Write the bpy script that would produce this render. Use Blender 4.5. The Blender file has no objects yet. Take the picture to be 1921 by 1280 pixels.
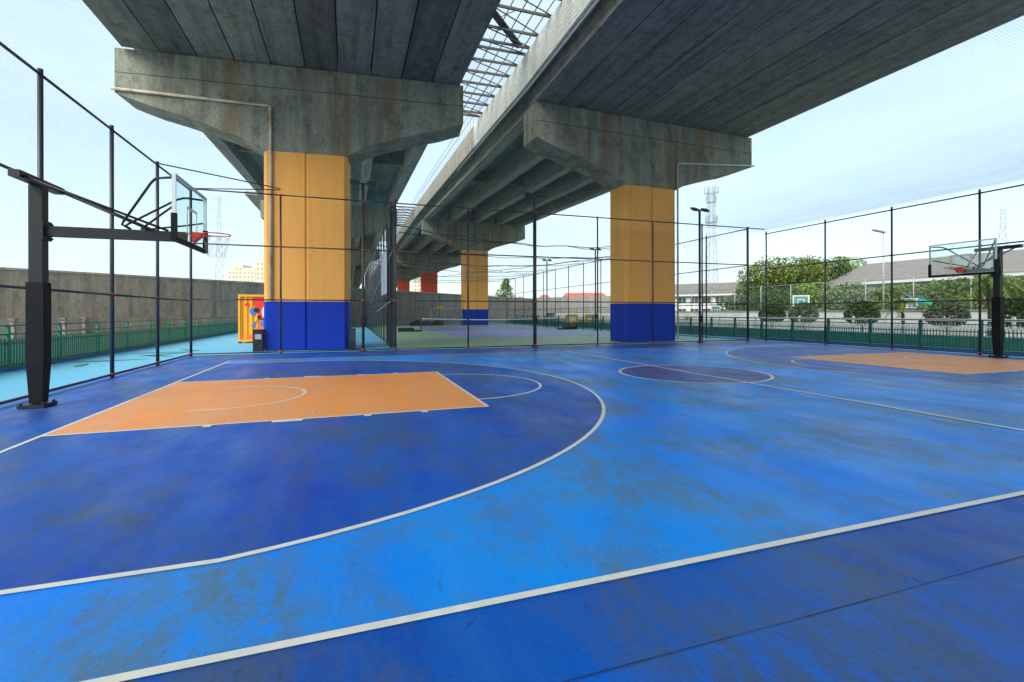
import bpy, math, random
from mathutils import Vector, Matrix
R = math.radians
random.seed(7)
C = bpy.context.scene.collection

# ---------------------------------------------------------------- camera
CX, CY, CH, YAW, F, Y0, ROLL = 3.6401, -2.462, 1.5372, .3283, 895.45, 587.73, -.0019
SY, CYW = math.sin(YAW), math.cos(YAW)
cam = bpy.data.cameras.new('camera')
camo = bpy.data.objects.new('camera', cam)
C.objects.link(camo)
camo.location = (CX, CY, CH)
camo.rotation_euler = (Matrix.Rotation(-YAW, 3, 'Z') @ Matrix.Rotation(math.pi / 2, 3, 'X') @ Matrix.Rotation(ROLL, 3, 'Z')).to_euler()
cam.sensor_width = 36
cam.lens = F / 1921 * 36
cam.shift_y = -(640 - Y0) / 1921
cam.clip_start = .05
cam.clip_end = 3000
bpy.context.scene.camera = camo
# ---------------------------------------------------------------- light
SUN_AZ, SUN_EL = R(221), R(40)      # azimuth of the light's source, measured from +X anticlockwise
sc = bpy.context.scene
world = bpy.data.worlds.new('World')
sc.world = world
world.use_nodes = True
wt = world.node_tree
wt.nodes.clear()
sky = wt.nodes.new('ShaderNodeTexSky')
sky.sky_type = 'NISHITA'
sky.sun_disc = False
sky.sun_elevation = SUN_EL
sky.sun_rotation = math.pi / 2 - SUN_AZ
sky.air_density = 1.0
sky.dust_density = 1.2
sky.ozone_density = 1.0
tc = wt.nodes.new('ShaderNodeTexCoord')
mp = wt.nodes.new('ShaderNodeMapping')
mp.inputs['Scale'].default_value = (1.2, 1.2, 4.5)
nz = wt.nodes.new('ShaderNodeTexNoise')
nz.inputs['Scale'].default_value = 1.6
nz.inputs['Detail'].default_value = 7
nz.inputs['Roughness'].default_value = .55
rp = wt.nodes.new('ShaderNodeValToRGB')
rp.color_ramp.elements[0].position = .36
rp.color_ramp.elements[0].color = (.5, .5, .5, 1)
rp.color_ramp.elements[1].position = .75
rp.color_ramp.elements[1].color = (.92, .92, .92, 1)
mx = wt.nodes.new('ShaderNodeMixRGB')
mx.inputs['Color2'].default_value = (3.25, 4.05, 4.35, 1)
bg = wt.nodes.new('ShaderNodeBackground')
bg.inputs['Strength'].default_value = .1
out = wt.nodes.new('ShaderNodeOutputWorld')
L = wt.links.new
L(tc.outputs['Generated'], mp.inputs['Vector'])
L(mp.outputs[0], nz.inputs['Vector'])
L(nz.outputs['Fac'], rp.inputs[0])
L(rp.outputs[0], mx.inputs['Fac'])
L(sky.outputs[0], mx.inputs['Color1'])
L(mx.outputs[0], bg.inputs['Color'])
L(bg.outputs[0], out.inputs['Surface'])
sl = bpy.data.lights.new('sun', 'SUN')
sl.energy = 1.5
sl.angle = R(50)
sl.color = (1, .95, .87)
so = bpy.data.objects.new('sun', sl)
C.objects.link(so)
d = Vector((math.cos(SUN_AZ) * math.cos(SUN_EL), math.sin(SUN_AZ) * math.cos(SUN_EL), math.sin(SUN_EL)))
so.rotation_euler = d.to_track_quat('Z', 'Y').to_euler()
so.location = d * 60
vs = sc.view_settings
vs.view_transform = 'Standard'
vs.look = 'None'
vs.exposure = 1.55
vs.gamma = 1
sc.cycles.transparent_max_bounces = 40
sc.cycles.max_bounces = 8

# ---------------------------------------------------------------- survey helpers: photo pixel -> point of the place
def ray(x):
    u = (x - 960) / F
    return SY + u * CYW, CYW - u * SY
def at(x, y, dist):
    dx, dy = ray(x)
    yy = y - ROLL * (x - 960)
    return Vector((CX + dx * dist, CY + dy * dist, CH - (yy - Y0) / F * dist))
def onX(x, y, X):
    return at(x, y, (X - CX) / ray(x)[0])
def onY(x, y, Y):
    return at(x, y, (Y - CY) / ray(x)[1])

# ---------------------------------------------------------------- mesh helpers
class MB:
    def __init__(s):
        s.v = []; s.f = []; s.m = []; s.uv = {}; s.sm = []
    def face(s, pts, m=0, uv=None, smooth=False):
        b = len(s.v); s.v += [tuple(p) for p in pts]
        s.f.append(tuple(range(b, b + len(pts)))); s.m.append(m); s.sm.append(smooth)
        if uv: s.uv[len(s.f) - 1] = uv
    def hexa(s, p, m=0):     # 8 points: bottom 4 ccw, top 4 ccw
        b = len(s.v); s.v += [tuple(q) for q in p]
        for q in ((3, 2, 1, 0), (4, 5, 6, 7), (0, 1, 5, 4), (1, 2, 6, 5), (2, 3, 7, 6), (3, 0, 4, 7)):
            s.f.append(tuple(b + i for i in q)); s.m.append(m); s.sm.append(False)
    def box(s, x0, x1, y0, y1, z0, z1, m=0):
        s.hexa([(x0, y0, z0), (x1, y0, z0), (x1, y1, z0), (x0, y1, z0), (x0, y0, z1), (x1, y0, z1), (x1, y1, z1), (x0, y1, z1)], m)
    def slope(s, x0, x1, y0, y1, za, zb, zc, zd, m=0):   # y0: za..zb, y1: zc..zd
        s.hexa([(x0, y0, za), (x1, y0, za), (x1, y1, zc), (x0, y1, zc), (x0, y0, zb), (x1, y0, zb), (x1, y1, zd), (x0, y1, zd)], m)
    def beam(s, p, q, w, h=None, m=0):
        h = h or w
        p = Vector(p); q = Vector(q); t = (q - p).normalized()
        up = Vector((0, 0, 1)) if abs(t.z) < .95 else Vector((0, 1, 0))
        a = t.cross(up).normalized() * w / 2; b = a.cross(t).normalized() * h / 2
        s.hexa([p - a - b, p + a - b, q + a - b, q - a - b, p - a + b, p + a + b, q + a + b, q - a + b], m)
    def tube(s, pts, r, n=8, m=0, cap=True, r1=None):
        pts = [Vector(p) for p in pts]; rings = []
        pa = None
        for i, p in enumerate(pts):
            t = (pts[min(i + 1, len(pts) - 1)] - pts[max(i - 1, 0)]).normalized()
            if pa is None:
                up = Vector((0, 0, 1)) if abs(t.z) < .9 else Vector((1, 0, 0))
                a = t.cross(up).normalized()
            else:
                a = (pa - t * pa.dot(t)).normalized()
            pa = a; b = t.cross(a)
            rr = r if r1 is None else r + (r1 - r) * i / (len(pts) - 1)
            base = len(s.v)
            for k in range(n):
                th = 2 * math.pi * k / n
                s.v.append(tuple(p + a * rr * math.cos(th) + b * rr * math.sin(th)))
            rings.append(base)
        for i in range(len(rings) - 1):
            for k in range(n):
                k2 = (k + 1) % n
                s.f.append((rings[i] + k, rings[i] + k2, rings[i + 1] + k2, rings[i + 1] + k)); s.m.append(m); s.sm.append(n > 4)
        if cap:
            s.f.append(tuple(rings[0] + k for k in range(n))[::-1]); s.m.append(m); s.sm.append(False)
            s.f.append(tuple(rings[-1] + k for k in range(n))); s.m.append(m); s.sm.append(False)
    def prism(s, poly, y0, y1, m=0, axis='Y'):
        n = len(poly)
        def P(a, c, t): return (a, t, c) if axis == 'Y' else ((t, a, c) if axis == 'X' else (a, c, t))
        b = len(s.v)
        s.v += [P(a, c, y0) for a, c in poly] + [P(a, c, y1) for a, c in poly]
        s.f.append(tuple(b + i for i in range(n))); s.f.append(tuple(b + n + i for i in reversed(range(n))))
        s.m += [m, m]; s.sm += [False, False]
        for i in range(n):
            j = (i + 1) % n
            s.f.append((b + j, b + i, b + n + i, b + n + j)); s.m.append(m); s.sm.append(False)
    def ring(s, cx, cy, r0, r1, z, a0=0, a1=360, n=72):
        for i in range(n):
            t0 = R(a0 + (a1 - a0) * i / n); t1 = R(a0 + (a1 - a0) * (i + 1) / n)
            s.face([(cx + r0 * math.cos(t0), cy + r0 * math.sin(t0), z), (cx + r1 * math.cos(t0), cy + r1 * math.sin(t0), z),
                    (cx + r1 * math.cos(t1), cy + r1 * math.sin(t1), z), (cx + r0 * math.cos(t1), cy + r0 * math.sin(t1), z)])
    def rect(s, x0, x1, y0, y1, z, m=0):
        s.face([(x0, y0, z), (x1, y0, z), (x1, y1, z), (x0, y1, z)], m)
    def blob(s, c, r, n=10, k=6, m=0, jit=0):
        b = len(s.v); c = Vector(c)
        for i in range(k + 1):
            ph = math.pi * i / k
            for j in range(n):
                th = 2 * math.pi * j / n
                q = 1 + random.uniform(-jit, jit)
                s.v.append((c.x + r[0] * q * math.sin(ph) * math.cos(th), c.y + r[1] * q * math.sin(ph) * math.sin(th), c.z + r[2] * q * math.cos(ph)))
        for i in range(k):
            for j in range(n):
                j2 = (j + 1) % n
                s.f.append((b + i * n + j, b + (i + 1) * n + j, b + (i + 1) * n + j2, b + i * n + j2)); s.m.append(m); s.sm.append(True)
    def build(s, name, mats, parent=None, local=False, label=None):
        me = bpy.data.meshes.new(name)
        off = Vector((0, 0, 0))
        if parent is not None and not local:
            off = parent.matrix_basis.translation if parent.parent is None else parent['_off'] if '_off' in parent else Vector((0, 0, 0))
            off = Vector(off)
        me.from_pydata([tuple(Vector(p) - off) for p in s.v] if off.length else s.v, [], s.f)
        if not isinstance(mats, (list, tuple)): mats = [mats]
        for m in mats: me.materials.append(m)
        me.polygons.foreach_set('material_index', s.m)
        me.polygons.foreach_set('use_smooth', s.sm)
        if s.uv:
            uvl = me.uv_layers.new(name='UVMap')
            for fi, uv in s.uv.items():
                for li, q in zip(me.polygons[fi].loop_indices, uv): uvl.data[li].uv = q
        me.update()
        o = bpy.data.objects.new(name, me)
        C.objects.link(o)
        if parent is not None:
            o.parent = parent
            if not local: o['_off'] = tuple(off)
        if label: o['label'] = label
        return o

def thing(name, label, cat, loc=(0, 0, 0), rz=0, group=None):
    o = bpy.data.objects.new(name, None); C.objects.link(o)
    o.empty_display_size = .3
    o.location = loc; o.rotation_euler = (0, 0, rz)
    o['label'] = label; o['category'] = cat
    if group: o['group'] = group
    bpy.context.view_layer.update()
    return o
def tag(o, label, cat, group=None, kind=None):
    o['label'] = label; o['category'] = cat
    if group: o['group'] = group
    if kind: o['kind'] = kind
    return o
def struct(name, mb, mat):
    o = mb.build(name, mat); o['kind'] = 'structure'; return o
def dup(root, loc, rz=None, label=None, scale=None):
    c = root.copy(); C.objects.link(c); c.location = loc
    if rz is not None: c.rotation_euler = (0, 0, rz)
    if scale: c.scale = (scale, scale, scale) if not isinstance(scale, tuple) else scale
    if label: c['label'] = label
    for ch in root.children:
        d_ = ch.copy(); C.objects.link(d_); d_.parent = c
        for g in ch.children:
            e = g.copy(); C.objects.link(e); e.parent = d_
    return c

# ---------------------------------------------------------------- materials
def mat(name, col, rough=.6, metal=0, spec=.5):
    m = bpy.data.materials.new(name); m.use_nodes = True
    b = m.node_tree.nodes['Principled BSDF']
    b.inputs['Base Color'].default_value = (*col, 1); b.inputs['Roughness'].default_value = rough
    b.inputs['Metallic'].default_value = metal; b.inputs['Specular IOR Level'].default_value = spec
    return m
class N:
    """small node-building helper"""
    def __init__(s, m): s.t = m.node_tree; s.b = s.t.nodes.get('Principled BSDF')
    def n(s, typ, **kw):
        q = s.t.nodes.new('ShaderNode' + typ)
        for k, v in kw.items():
            if k in q.inputs.keys(): q.inputs[k].default_value = v
            else: setattr(q, k, v)
        return q
    def l(s, a, b): s.t.links.new(a, b)
    def noise(s, scale, vec=(1, 1, 1), detail=5, rough=.6, coord='Object'):
        t = s.n('TexCoord'); mp = s.n('Mapping'); mp.inputs['Scale'].default_value = vec
        q = s.n('TexNoise'); q.inputs['Scale'].default_value = scale; q.inputs['Detail'].default_value = detail; q.inputs['Roughness'].default_value = rough
        s.l(t.outputs[coord], mp.inputs[0]); s.l(mp.outputs[0], q.inputs['Vector'])
        return q.outputs['Fac']
    def ramp(s, fac, *stops):
        r = s.n('ValToRGB'); e = r.color_ramp.elements
        while len(e) < len(stops): e.new(.5)
        for el, (p, c) in zip(e, stops):
            el.position = p; el.color = (c, c, c, 1) if not isinstance(c, tuple) else (*c, 1)
        s.l(fac, r.inputs[0]); return r.outputs[0]
    def mix(s, fac, a, b, typ='MIX'):
        q = s.n('MixRGB', blend_type=typ)
        for sock, v in ((q.inputs['Fac'], fac), (q.inputs['Color1'], a), (q.inputs['Color2'], b)):
            if isinstance(v, (int, float)): sock.default_value = v
            elif isinstance(v, tuple): sock.default_value = (*v, 1)
            else: s.l(v, sock)
        return q.outputs[0]
    def math(s, op, a, b=None, c=None):
        q = s.n('Math', operation=op)
        for i, v in enumerate((a, b, c)):
            if v is None: continue
            if isinstance(v, (int, float)): q.inputs[i].default_value = v
            else: s.l(v, q.inputs[i])
        return q.outputs[0]
    def bump(s, h, strength=.3, dist=.02):
        q = s.n('Bump'); q.inputs['Strength'].default_value = strength; q.inputs['Distance'].default_value = dist
        s.l(h, q.inputs['Height']); s.l(q.outputs[0], s.b.inputs['Normal'])
    def col(s, c): s.l(c, s.b.inputs['Base Color'])
    def rough(s, c): s.l(c, s.b.inputs['Roughness'])

def court_paint(name, a, b, worn, amount=.5, rough=.42, spec=.24):
    m = mat(name, a, rough, spec=spec); n = N(m)
    c = n.mix(n.ramp(n.noise(.30, (1, .55, 1), 7, .65), (.36, 0), (.64, 1)), a, b)
    # broad washed-out sweeps left by mopping along the length of the site
    sw = n.ramp(n.noise(.9, (1.5, .22, 1), 7, .62), (.44, 0), (.66, .42))
    c = n.mix(sw, c, tuple(min(1, .72 * x + .28 * y + .01) for x, y in zip(b, (.05, .37, .68))))
    # cloudy worn patches, broken up by finer noise
    cloud = n.ramp(n.noise(.55, (1, .7, 1), 10, .70), (.445, 0), (.585, amount))
    brk = n.ramp(n.noise(4.5, (1.5, .7, 1), 9, .78), (.40, .2), (.54, 1))
    c = n.mix(n.math('MULTIPLY', cloud, brk), c, worn)
    cloud2 = n.ramp(n.noise(1.7, (1.3, .6, 1), 9, .72), (.56, 0), (.68, amount * .8))
    c = n.mix(n.math('MULTIPLY', cloud2, brk), c, tuple(x * .8 + .02 for x in worn))
    # grit, fine scratches, scuffs
    c = n.mix(n.ramp(n.noise(38, (1, 1, 1), 5, .8), (.34, .30), (.52, 0)), c, tuple(x * .35 for x in a))
    c = n.mix(n.ramp(n.noise(16, (1, .12, 1), 5, .7), (.62, 0), (.74, .16)), c, tuple(min(1, x + .10) for x in b))
    c = n.mix(n.ramp(n.noise(16, (.10, 1, 1), 4, .7), (.64, 0), (.76, .12)), c, tuple(min(1, x + .10) for x in b))
    c = n.mix(n.ramp(n.noise(6.5, (1, .4, 1), 4, .5), (.69, 0), (.73, .35)), c, (.03, .04, .07))
    n.col(c)
    n.rough(n.ramp(n.noise(1.1, (1.4, .6, 1), 7, .7), (.3, rough - .12), (.7, rough + .16)))
    n.bump(n.noise(90, (1, 1, 1), 4, .7), .25, .004)
    return m
M = {}
M['court'] = court_paint('court light blue paint', (.0, .22, .98), (.0, .32, .95), (.10, .19, .23), .85)
M['navy'] = court_paint('court dark blue paint', (.0, .060, .46), (.0, .11, .58), (.06, .105, .17), .75)
M['apron'] = court_paint('court surround blue paint', (.0, .055, .40), (.0, .11, .54), (.07, .11, .17), .8)
M['apron2'] = court_paint('court outer blue paint', (.0, .06, .42), (.0, .13, .66), (.06, .10, .16), .8)
M['purple'] = court_paint('court circle paint', (.012, .075, .40), (.03, .10, .40), (.13, .12, .22), .5)
M['orange'] = court_paint('court orange paint', (.95, .32, .065), (.96, .40, .12), (.66, .38, .20), .55, .5)
M['line'] = mat('court white line paint', (.72, .72, .62), .5)
n = N(M['line']); n.col(n.mix(n.ramp(n.noise(7, (1, 1, 1), 6, .7), (.35, 0), (.75, .55)), (.80, .80, .70), (.50, .54, .55)))
M['path'] = court_paint('pale blue path paint', (.12, .52, .80), (.16, .55, .80), (.24, .42, .50), .35, .5)
M['kerb'] = mat('blue kerb paint', (.012, .17, .42), .6)
M['tgreen'] = court_paint('tennis green paint', (.36, .55, .33), (.40, .60, .38), (.46, .52, .40), .4, .5)
M['tblue'] = court_paint('tennis blue paint', (.34, .37, .78), (.40, .44, .80), (.46, .48, .65), .4, .5)
M['leaf_mark'] = mat('dark green path marking', (.02, .20, .12), .6)

def concrete(name, a, b, stain, rust=0.0, rough=.85, vert=True, joint=None):
    m = mat(name, a, rough, spec=.3); n = N(m)
    v = (1.2, 1.2, .12) if vert else (1.6, .15, 1)
    c = n.mix(n.ramp(n.noise(.6, (1, 1, 1), 8, .65), (.3, 0), (.7, 1)), a, b)
    c = n.mix(n.ramp(n.noise(1.3, v, 8, .7), (.46, 0), (.68, .75)), c, stain)
    c = n.mix(n.ramp(n.noise(2.4, v, 6, .65), (.5, 0), (.70, .28)), c, tuple(min(1, x * 1.4) for x in a))
    if rust: c = n.mix(n.ramp(n.noise(.55, (1.7, .6, .07), 5, .6), (.52, 0), (.66, rust)), c, (.26, .15, .05))
    c = n.mix(n.ramp(n.noise(1.9, (1, 1, .7), 10, .78), (.50, 0), (.62, .55)), c, stain)
    c = n.mix(n.ramp(n.noise(9, (1, 1, 1), 8, .8), (.36, .5), (.56, 0)), c, tuple(x * .35 for x in a))
    c = n.mix(n.ramp(n.noise(5, (6, 6, .15), 6, .7), (.52, 0), (.66, .35)), c, tuple(x * .3 for x in a)) if vert else c
    c = n.mix(n.ramp(n.noise(30, (1, 1, 1), 4, .8), (.58, 0), (.72, .35)), c, tuple(min(1, x * 1.6) for x in a))
    c = n.mix(n.ramp(n.noise(3.2, (1, 1, 1), 3, .5), (.68, 0), (.72, .45)), c, tuple(x * .35 for x in a))
    if joint:
        t = n.n('TexCoord'); sx = n.n('SeparateXYZ'); n.l(t.outputs['Object'], sx.inputs[0])
        wob = n.math('MULTIPLY', n.noise(1.5, (1, 1, 1), 3), .05)
        dz = n.math('ABSOLUTE', n.math('SUBTRACT', n.math('ADD', sx.outputs['Z'], wob), joint + .025))
        c = n.mix(n.ramp(dz, (.008, .75), (.03, 0)), c, (.03, .03, .03))
    n.col(c)
    n.bump(n.noise(22, (1, 1, 1), 6, .7), .35, .01)
    return m
M['cap'] = concrete('weathered cap concrete', (.40, .415, .325), (.28, .295, .235), (.065, .072, .058), .65, joint=11.05)
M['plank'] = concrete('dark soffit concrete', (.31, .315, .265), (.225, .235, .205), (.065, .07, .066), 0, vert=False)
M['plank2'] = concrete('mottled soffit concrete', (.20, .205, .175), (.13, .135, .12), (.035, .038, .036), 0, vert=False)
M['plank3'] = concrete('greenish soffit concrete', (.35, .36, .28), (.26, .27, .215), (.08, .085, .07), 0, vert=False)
M['girder'] = concrete('girder concrete', (.42, .44, .375), (.33, .345, .30), (.15, .155, .14), 0, vert=False)
M['parapet'] = concrete('pale parapet concrete', (.44, .42, .35), (.37, .35, .30), (.20, .18, .15), .4)
M['palescreen'] = concrete('pale screened parapet', (.86, .88, .80), (.76, .79, .71), (.55, .58, .50), 0)
M['wall'] = concrete('old retaining wall concrete', (.42, .37, .30), (.31, .275, .225), (.11, .10, .085), 0)
M['wallcap'] = concrete('wall coping concrete', (.50, .47, .42), (.42, .40, .36), (.22, .21, .19), 0)
M['rubber'] = mat('black rubber', (.02, .02, .022), .8)
def cladding(name, a, b, dirt):
    m = mat(name, a, .5, spec=.2); n = N(m)
    c = n.mix(n.ramp(n.noise(.8, (1, 1, .5), 5, .6), (.3, 0), (.7, 1)), a, b)
    c = n.mix(n.ramp(n.noise(1.6, (2, 2, .12), 6, .7), (.48, 0), (.74, .55)), c, dirt)
    c = n.mix(n.ramp(n.noise(7, (1, 1, 1), 8, .8), (.60, 0), (.68, .35)), c, dirt)
    # rolled ribs of the sheet
    t = n.n('TexCoord'); sx = n.n('SeparateXYZ'); n.l(t.outputs['Object'], sx.inputs[0])
    w = n.math('SINE', n.math('MULTIPLY', n.math('ADD', sx.outputs['X'], sx.outputs['Y']), 2 * math.pi / .11))
    n.col(c); n.bump(w, .10, .01); return m
M['clad'] = cladding('orange sheet cladding', (1, .48, .11), (.95, .44, .095), (.64, .32, .09))
M['base'] = cladding('blue painted cladding', (.0, .03, .40), (.0, .04, .47), (.002, .03, .25))
M['redclad'] = cladding('red sheet cladding', (.80, .10, .035), (.74, .09, .04), (.5, .07, .03))
M['pipe'] = mat('stained drain pipe', (.50, .44, .33), .55); n = N(M['pipe'])
n.col(n.mix(n.ramp(n.noise(2, (1, 1, 1), 5, .7), (.45, 0), (.65, .8)), (.55, .50, .40), (.33, .18, .06)))
M['pipe2'] = mat('pale grey drain pipe', (.50, .52, .50), .5)
M['black'] = mat('black powder coat', (.012, .014, .017), .38)
n = N(M['black']); n.rough(n.ramp(n.noise(4, (1, 1, 1), 4), (.3, .3), (.7, .5))); n.bump(n.noise(180, (1, 1, 1), 2), .1, .001)
M['dgrey'] = mat('dark grey coated steel', (.035, .045, .055), .4)
M['bpad'] = mat('black padding', (.008, .009, .01), .6, spec=.2)
M['polegrey'] = mat('charcoal pole paint', (.022, .027, .028), .5, spec=.3)
M['red'] = mat('red clamp paint', (.42, .03, .02), .5)
M['rim'] = mat('orange red rim paint', (.80, .07, .02), .4)
M['alu'] = mat('brushed aluminium', (.62, .66, .67), .35, .6)
M['white'] = mat('white paint', (.80, .80, .78), .5)
M['string'] = mat('net string', (.42, .42, .40), .8)
M['green'] = mat('green fence paint', (.012, .15, .085), .5)
n = N(M['green']); n.col(n.mix(n.ramp(n.noise(3, (1, 1, 1), 5), (.35, 0), (.7, .6)), (.010, .15, .085), (.03, .20, .13)))
M['teal'] = mat('teal barrier paint', (.035, .19, .15), .6)
n = N(M['teal']); n.col(n.mix(n.ramp(n.noise(1.4, (1, 1, 2), 6), (.35, 0), (.7, .7)), (.05, .33, .26), (.14, .45, .38)))
M['greyrail'] = mat('galvanised rail', (.42, .44, .44), .5, .3)
M['yellow'] = mat('yellow container paint', (.85, .43, .02), .5)
n = N(M['yellow']); n.col(n.mix(n.ramp(n.noise(2, (1, 1, .4), 6), (.4, 0), (.75, .45)), (1, .44, .008), (.85, .32, .015)))
M['murred'] = mat('red mural paint', (.95, .03, .015), .5)
M['murorange'] = mat('orange mural paint', (1, .17, .03), .5)
M['murblue'] = mat('blue mural paint', (.02, .20, .75), .5)
M['signblue'] = mat('pale banner cloth', (.72, .82, .95), .7)
M['screen'] = mat('grey cabinet window', (.45, .47, .47), .25)
M['asphalt'] = mat('grey yard paving', (.42, .42, .40), .9); n = N(M['asphalt'])
n.col(n.mix(n.ramp(n.noise(.3, (1, 1, 1), 8, .7), (.35, 0), (.7, 1)), (.38, .375, .34), (.26, .26, .235)))
M['earth'] = mat('ground', (.16, .17, .12), .95); n = N(M['earth'])
n.col(n.mix(n.ramp(n.noise(.12, (1, 1, 1), 8, .7), (.4, 0), (.62, 1)), (.20, .195, .165), (.08, .13, .05)))
M['steel'] = mat('dark lattice steel', (.05, .052, .05), .6)
n = N(M['steel']); n.col(n.mix(n.ramp(n.noise(3, (1, 1, 1), 5), (.5, 0), (.7, .7)), (.11, .11, .085), (.20, .11, .05)))
M['tower'] = mat('galvanised tower steel', (.42, .46, .48), .5)
M['tile'] = mat('grey brown roof tiles', (.24, .22, .20), .85); n = N(M['tile'])
t_ = n.n('TexCoord'); s_ = n.n('SeparateXYZ'); n.l(t_.outputs['Object'], s_.inputs[0])
rows = n.math('FRACT', n.math('MULTIPLY', s_.outputs['Z'], 5.5))
n.col(n.mix(n.ramp(rows, (.0, .55), (.25, 0)), n.mix(n.ramp(n.noise(1.2, (1, 1, 1), 6, .7), (.3, 0), (.7, 1)), (.27, .245, .22), (.20, .185, .17)), (.08, .075, .07)))
M['redtile'] = mat('red roof tiles', (.55, .13, .09), .8); n = N(M['redtile'])
n.col(n.mix(n.ramp(n.noise(.8, (1, 1, 3), 6), (.35, 0), (.7, 1)), (.60, .15, .10), (.42, .12, .09)))
M['render'] = mat('white wall render', (.72, .73, .68), .85); n = N(M['render'])
n.col(n.mix(n.ramp(n.noise(.9, (1, 1, .3), 7, .7), (.4, 0), (.75, .6)), (.90, .90, .86), (.66, .67, .62)))
M['cream'] = mat('cream tower block render', (.74, .66, .50), .85)
M['pane'] = mat('dark window glass', (.07, .09, .10), .12)
M['hazepane'] = mat('haze paled windows', (.42, .40, .36), .4)  # window colour paled to imitate distance haze
M['bark'] = mat('bark', (.09, .07, .05), .95)
def foliage(name, a, b, c):
    m = mat(name, a, .6, spec=.25); n = N(m)
    g = n.n('NewGeometry')
    q = n.mix(n.ramp(n.noise(.55, (1, 1, 1), 4), (.38, 0), (.62, 1)), a, b)
    q = n.mix(n.ramp(g.outputs['Random Per Island'], (.0, 0), (1, .8)), q, c)
    n.col(q)
    n.b.inputs['Transmission Weight'].default_value = 0
    n.b.inputs['Subsurface Weight'].default_value = 0
    return m
M['leaf1'] = foliage('broad leaves', (.08, .15, .028), (.14, .21, .04), (.21, .23, .05))
M['leaf2'] = foliage('dark leaves', (.04, .085, .025), (.07, .12, .03), (.10, .14, .045))
M['leaf3'] = foliage('fresh leaves', (.14, .27, .035), (.19, .31, .05), (.26, .32, .06))
M['leaf4'] = foliage('grey green leaves', (.12, .17, .085), (.16, .21, .11), (.20, .23, .14))
M['flower'] = foliage('flower bed leaves', (.10, .18, .03), (.35, .30, .04), (.30, .12, .05))

def weave(name, cell, wire, col, diamond=False, soft=.6):
    m = mat(name, col, .55); n = N(m)
    uv = n.n('UVMap'); s = n.n('SeparateXYZ'); n.l(uv.outputs[0], s.inputs[0])
    u, v = s.outputs['X'], s.outputs['Y']
    if diamond:
        u, v = n.math('ADD', u, v), n.math('SUBTRACT', u, v)
    w = wire / cell / 2
    a = n.math('LESS_THAN', n.math('PINGPONG', n.math('DIVIDE', u, cell), .5), w)
    b = n.math('LESS_THAN', n.math('PINGPONG', n.math('DIVIDE', v, cell), .5), w)
    msk = n.math('MAXIMUM', a, b)
    tr = n.n('BsdfTransparent'); mxs = n.n('MixShader')
    n.l(msk, mxs.inputs[0]); n.l(tr.outputs[0], mxs.inputs[1]); n.l(n.b.outputs[0], mxs.inputs[2])
    n.l(mxs.outputs[0], n.t.nodes['Material Output'].inputs['Surface'])
    return m
M['chain'] = weave('chain link wire', .062, .0032, (.045, .05, .055), True)
M['chain2'] = weave('dense dark mesh', .05, .006, (.03, .04, .05), True)
M['netting'] = weave('ceiling net cord', .05, .0021, (.05, .055, .06))
M['netting2'] = weave('slack net cord', .04, .0010, (.20, .21, .22))
M['tnet'] = weave('tennis net cord', .045, .006, (.03, .03, .03))
M['finenet'] = weave('green mesh cord', .05, .0035, (.08, .20, .14))
def glassmat():
    m = mat('clear backboard glass', (.8, .95, .93), .05); n = N(m)
    tr = n.n('BsdfTransparent'); tr.inputs[0].default_value = (.90, .97, .955, 1)
    gl = n.n('BsdfGlossy'); gl.inputs['Roughness'].default_value = .03
    mxs = n.n('MixShader'); mxs.inputs[0].default_value = .05; n.l(tr.outputs[0], mxs.inputs[1]); n.l(gl.outputs[0], mxs.inputs[2])
    n.l(mxs.outputs[0], n.t.nodes['Material Output'].inputs['Surface']); return m
M['glass'] = glassmat()

# ================================================================= GROUND
mb = MB(); mb.rect(-900, 900, -500, 1300, -.10); struct('ground', mb, M['earth'])
mb = MB(); mb.rect(-60, -5.35, -20, 120, -.06); struct('yard_paving', mb, M['asphalt'])
mb = MB(); mb.rect(27.2, 60, -20, 120, -.06); struct('road', mb, M['asphalt'])
mb = MB(); mb.rect(-5.2, 27.1, -20, 75, -.03); struct('path', mb, M['path'])
mb = MB(); mb.box(-5.4, -5.2, -20, 75, -.1, .06); mb.box(27.1, 27.3, -20, 75, -.1, .06)
struct('kerb', mb, M['kerb'])
mb = MB()
for (lx, ly, a, s) in ((-3.9, 17.0, 20, 1), (-3.2, 18.6, 150, .8), (-3.0, 19.6, 60, 1.1), (-3.6, 20.4, 10, 1.0), (-4.1, 15.6, 100, .6), (-2.9, 21.5, 130, .8)):
    pts = []
    for k in range(20):
        t = k / 20 * 2 * math.pi
        x = 1.0 * s * math.cos(t); y = .22 * s * math.sin(t) * (1 - .4 * math.cos(t))
        pts.append((lx + x * math.cos(R(a)) - y * math.sin(R(a)), ly + x * math.sin(R(a)) + y * math.cos(R(a)), -.026))
    mb.face(pts)
struct('path_leaf_markings', mb, M['leaf_mark'])
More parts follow.
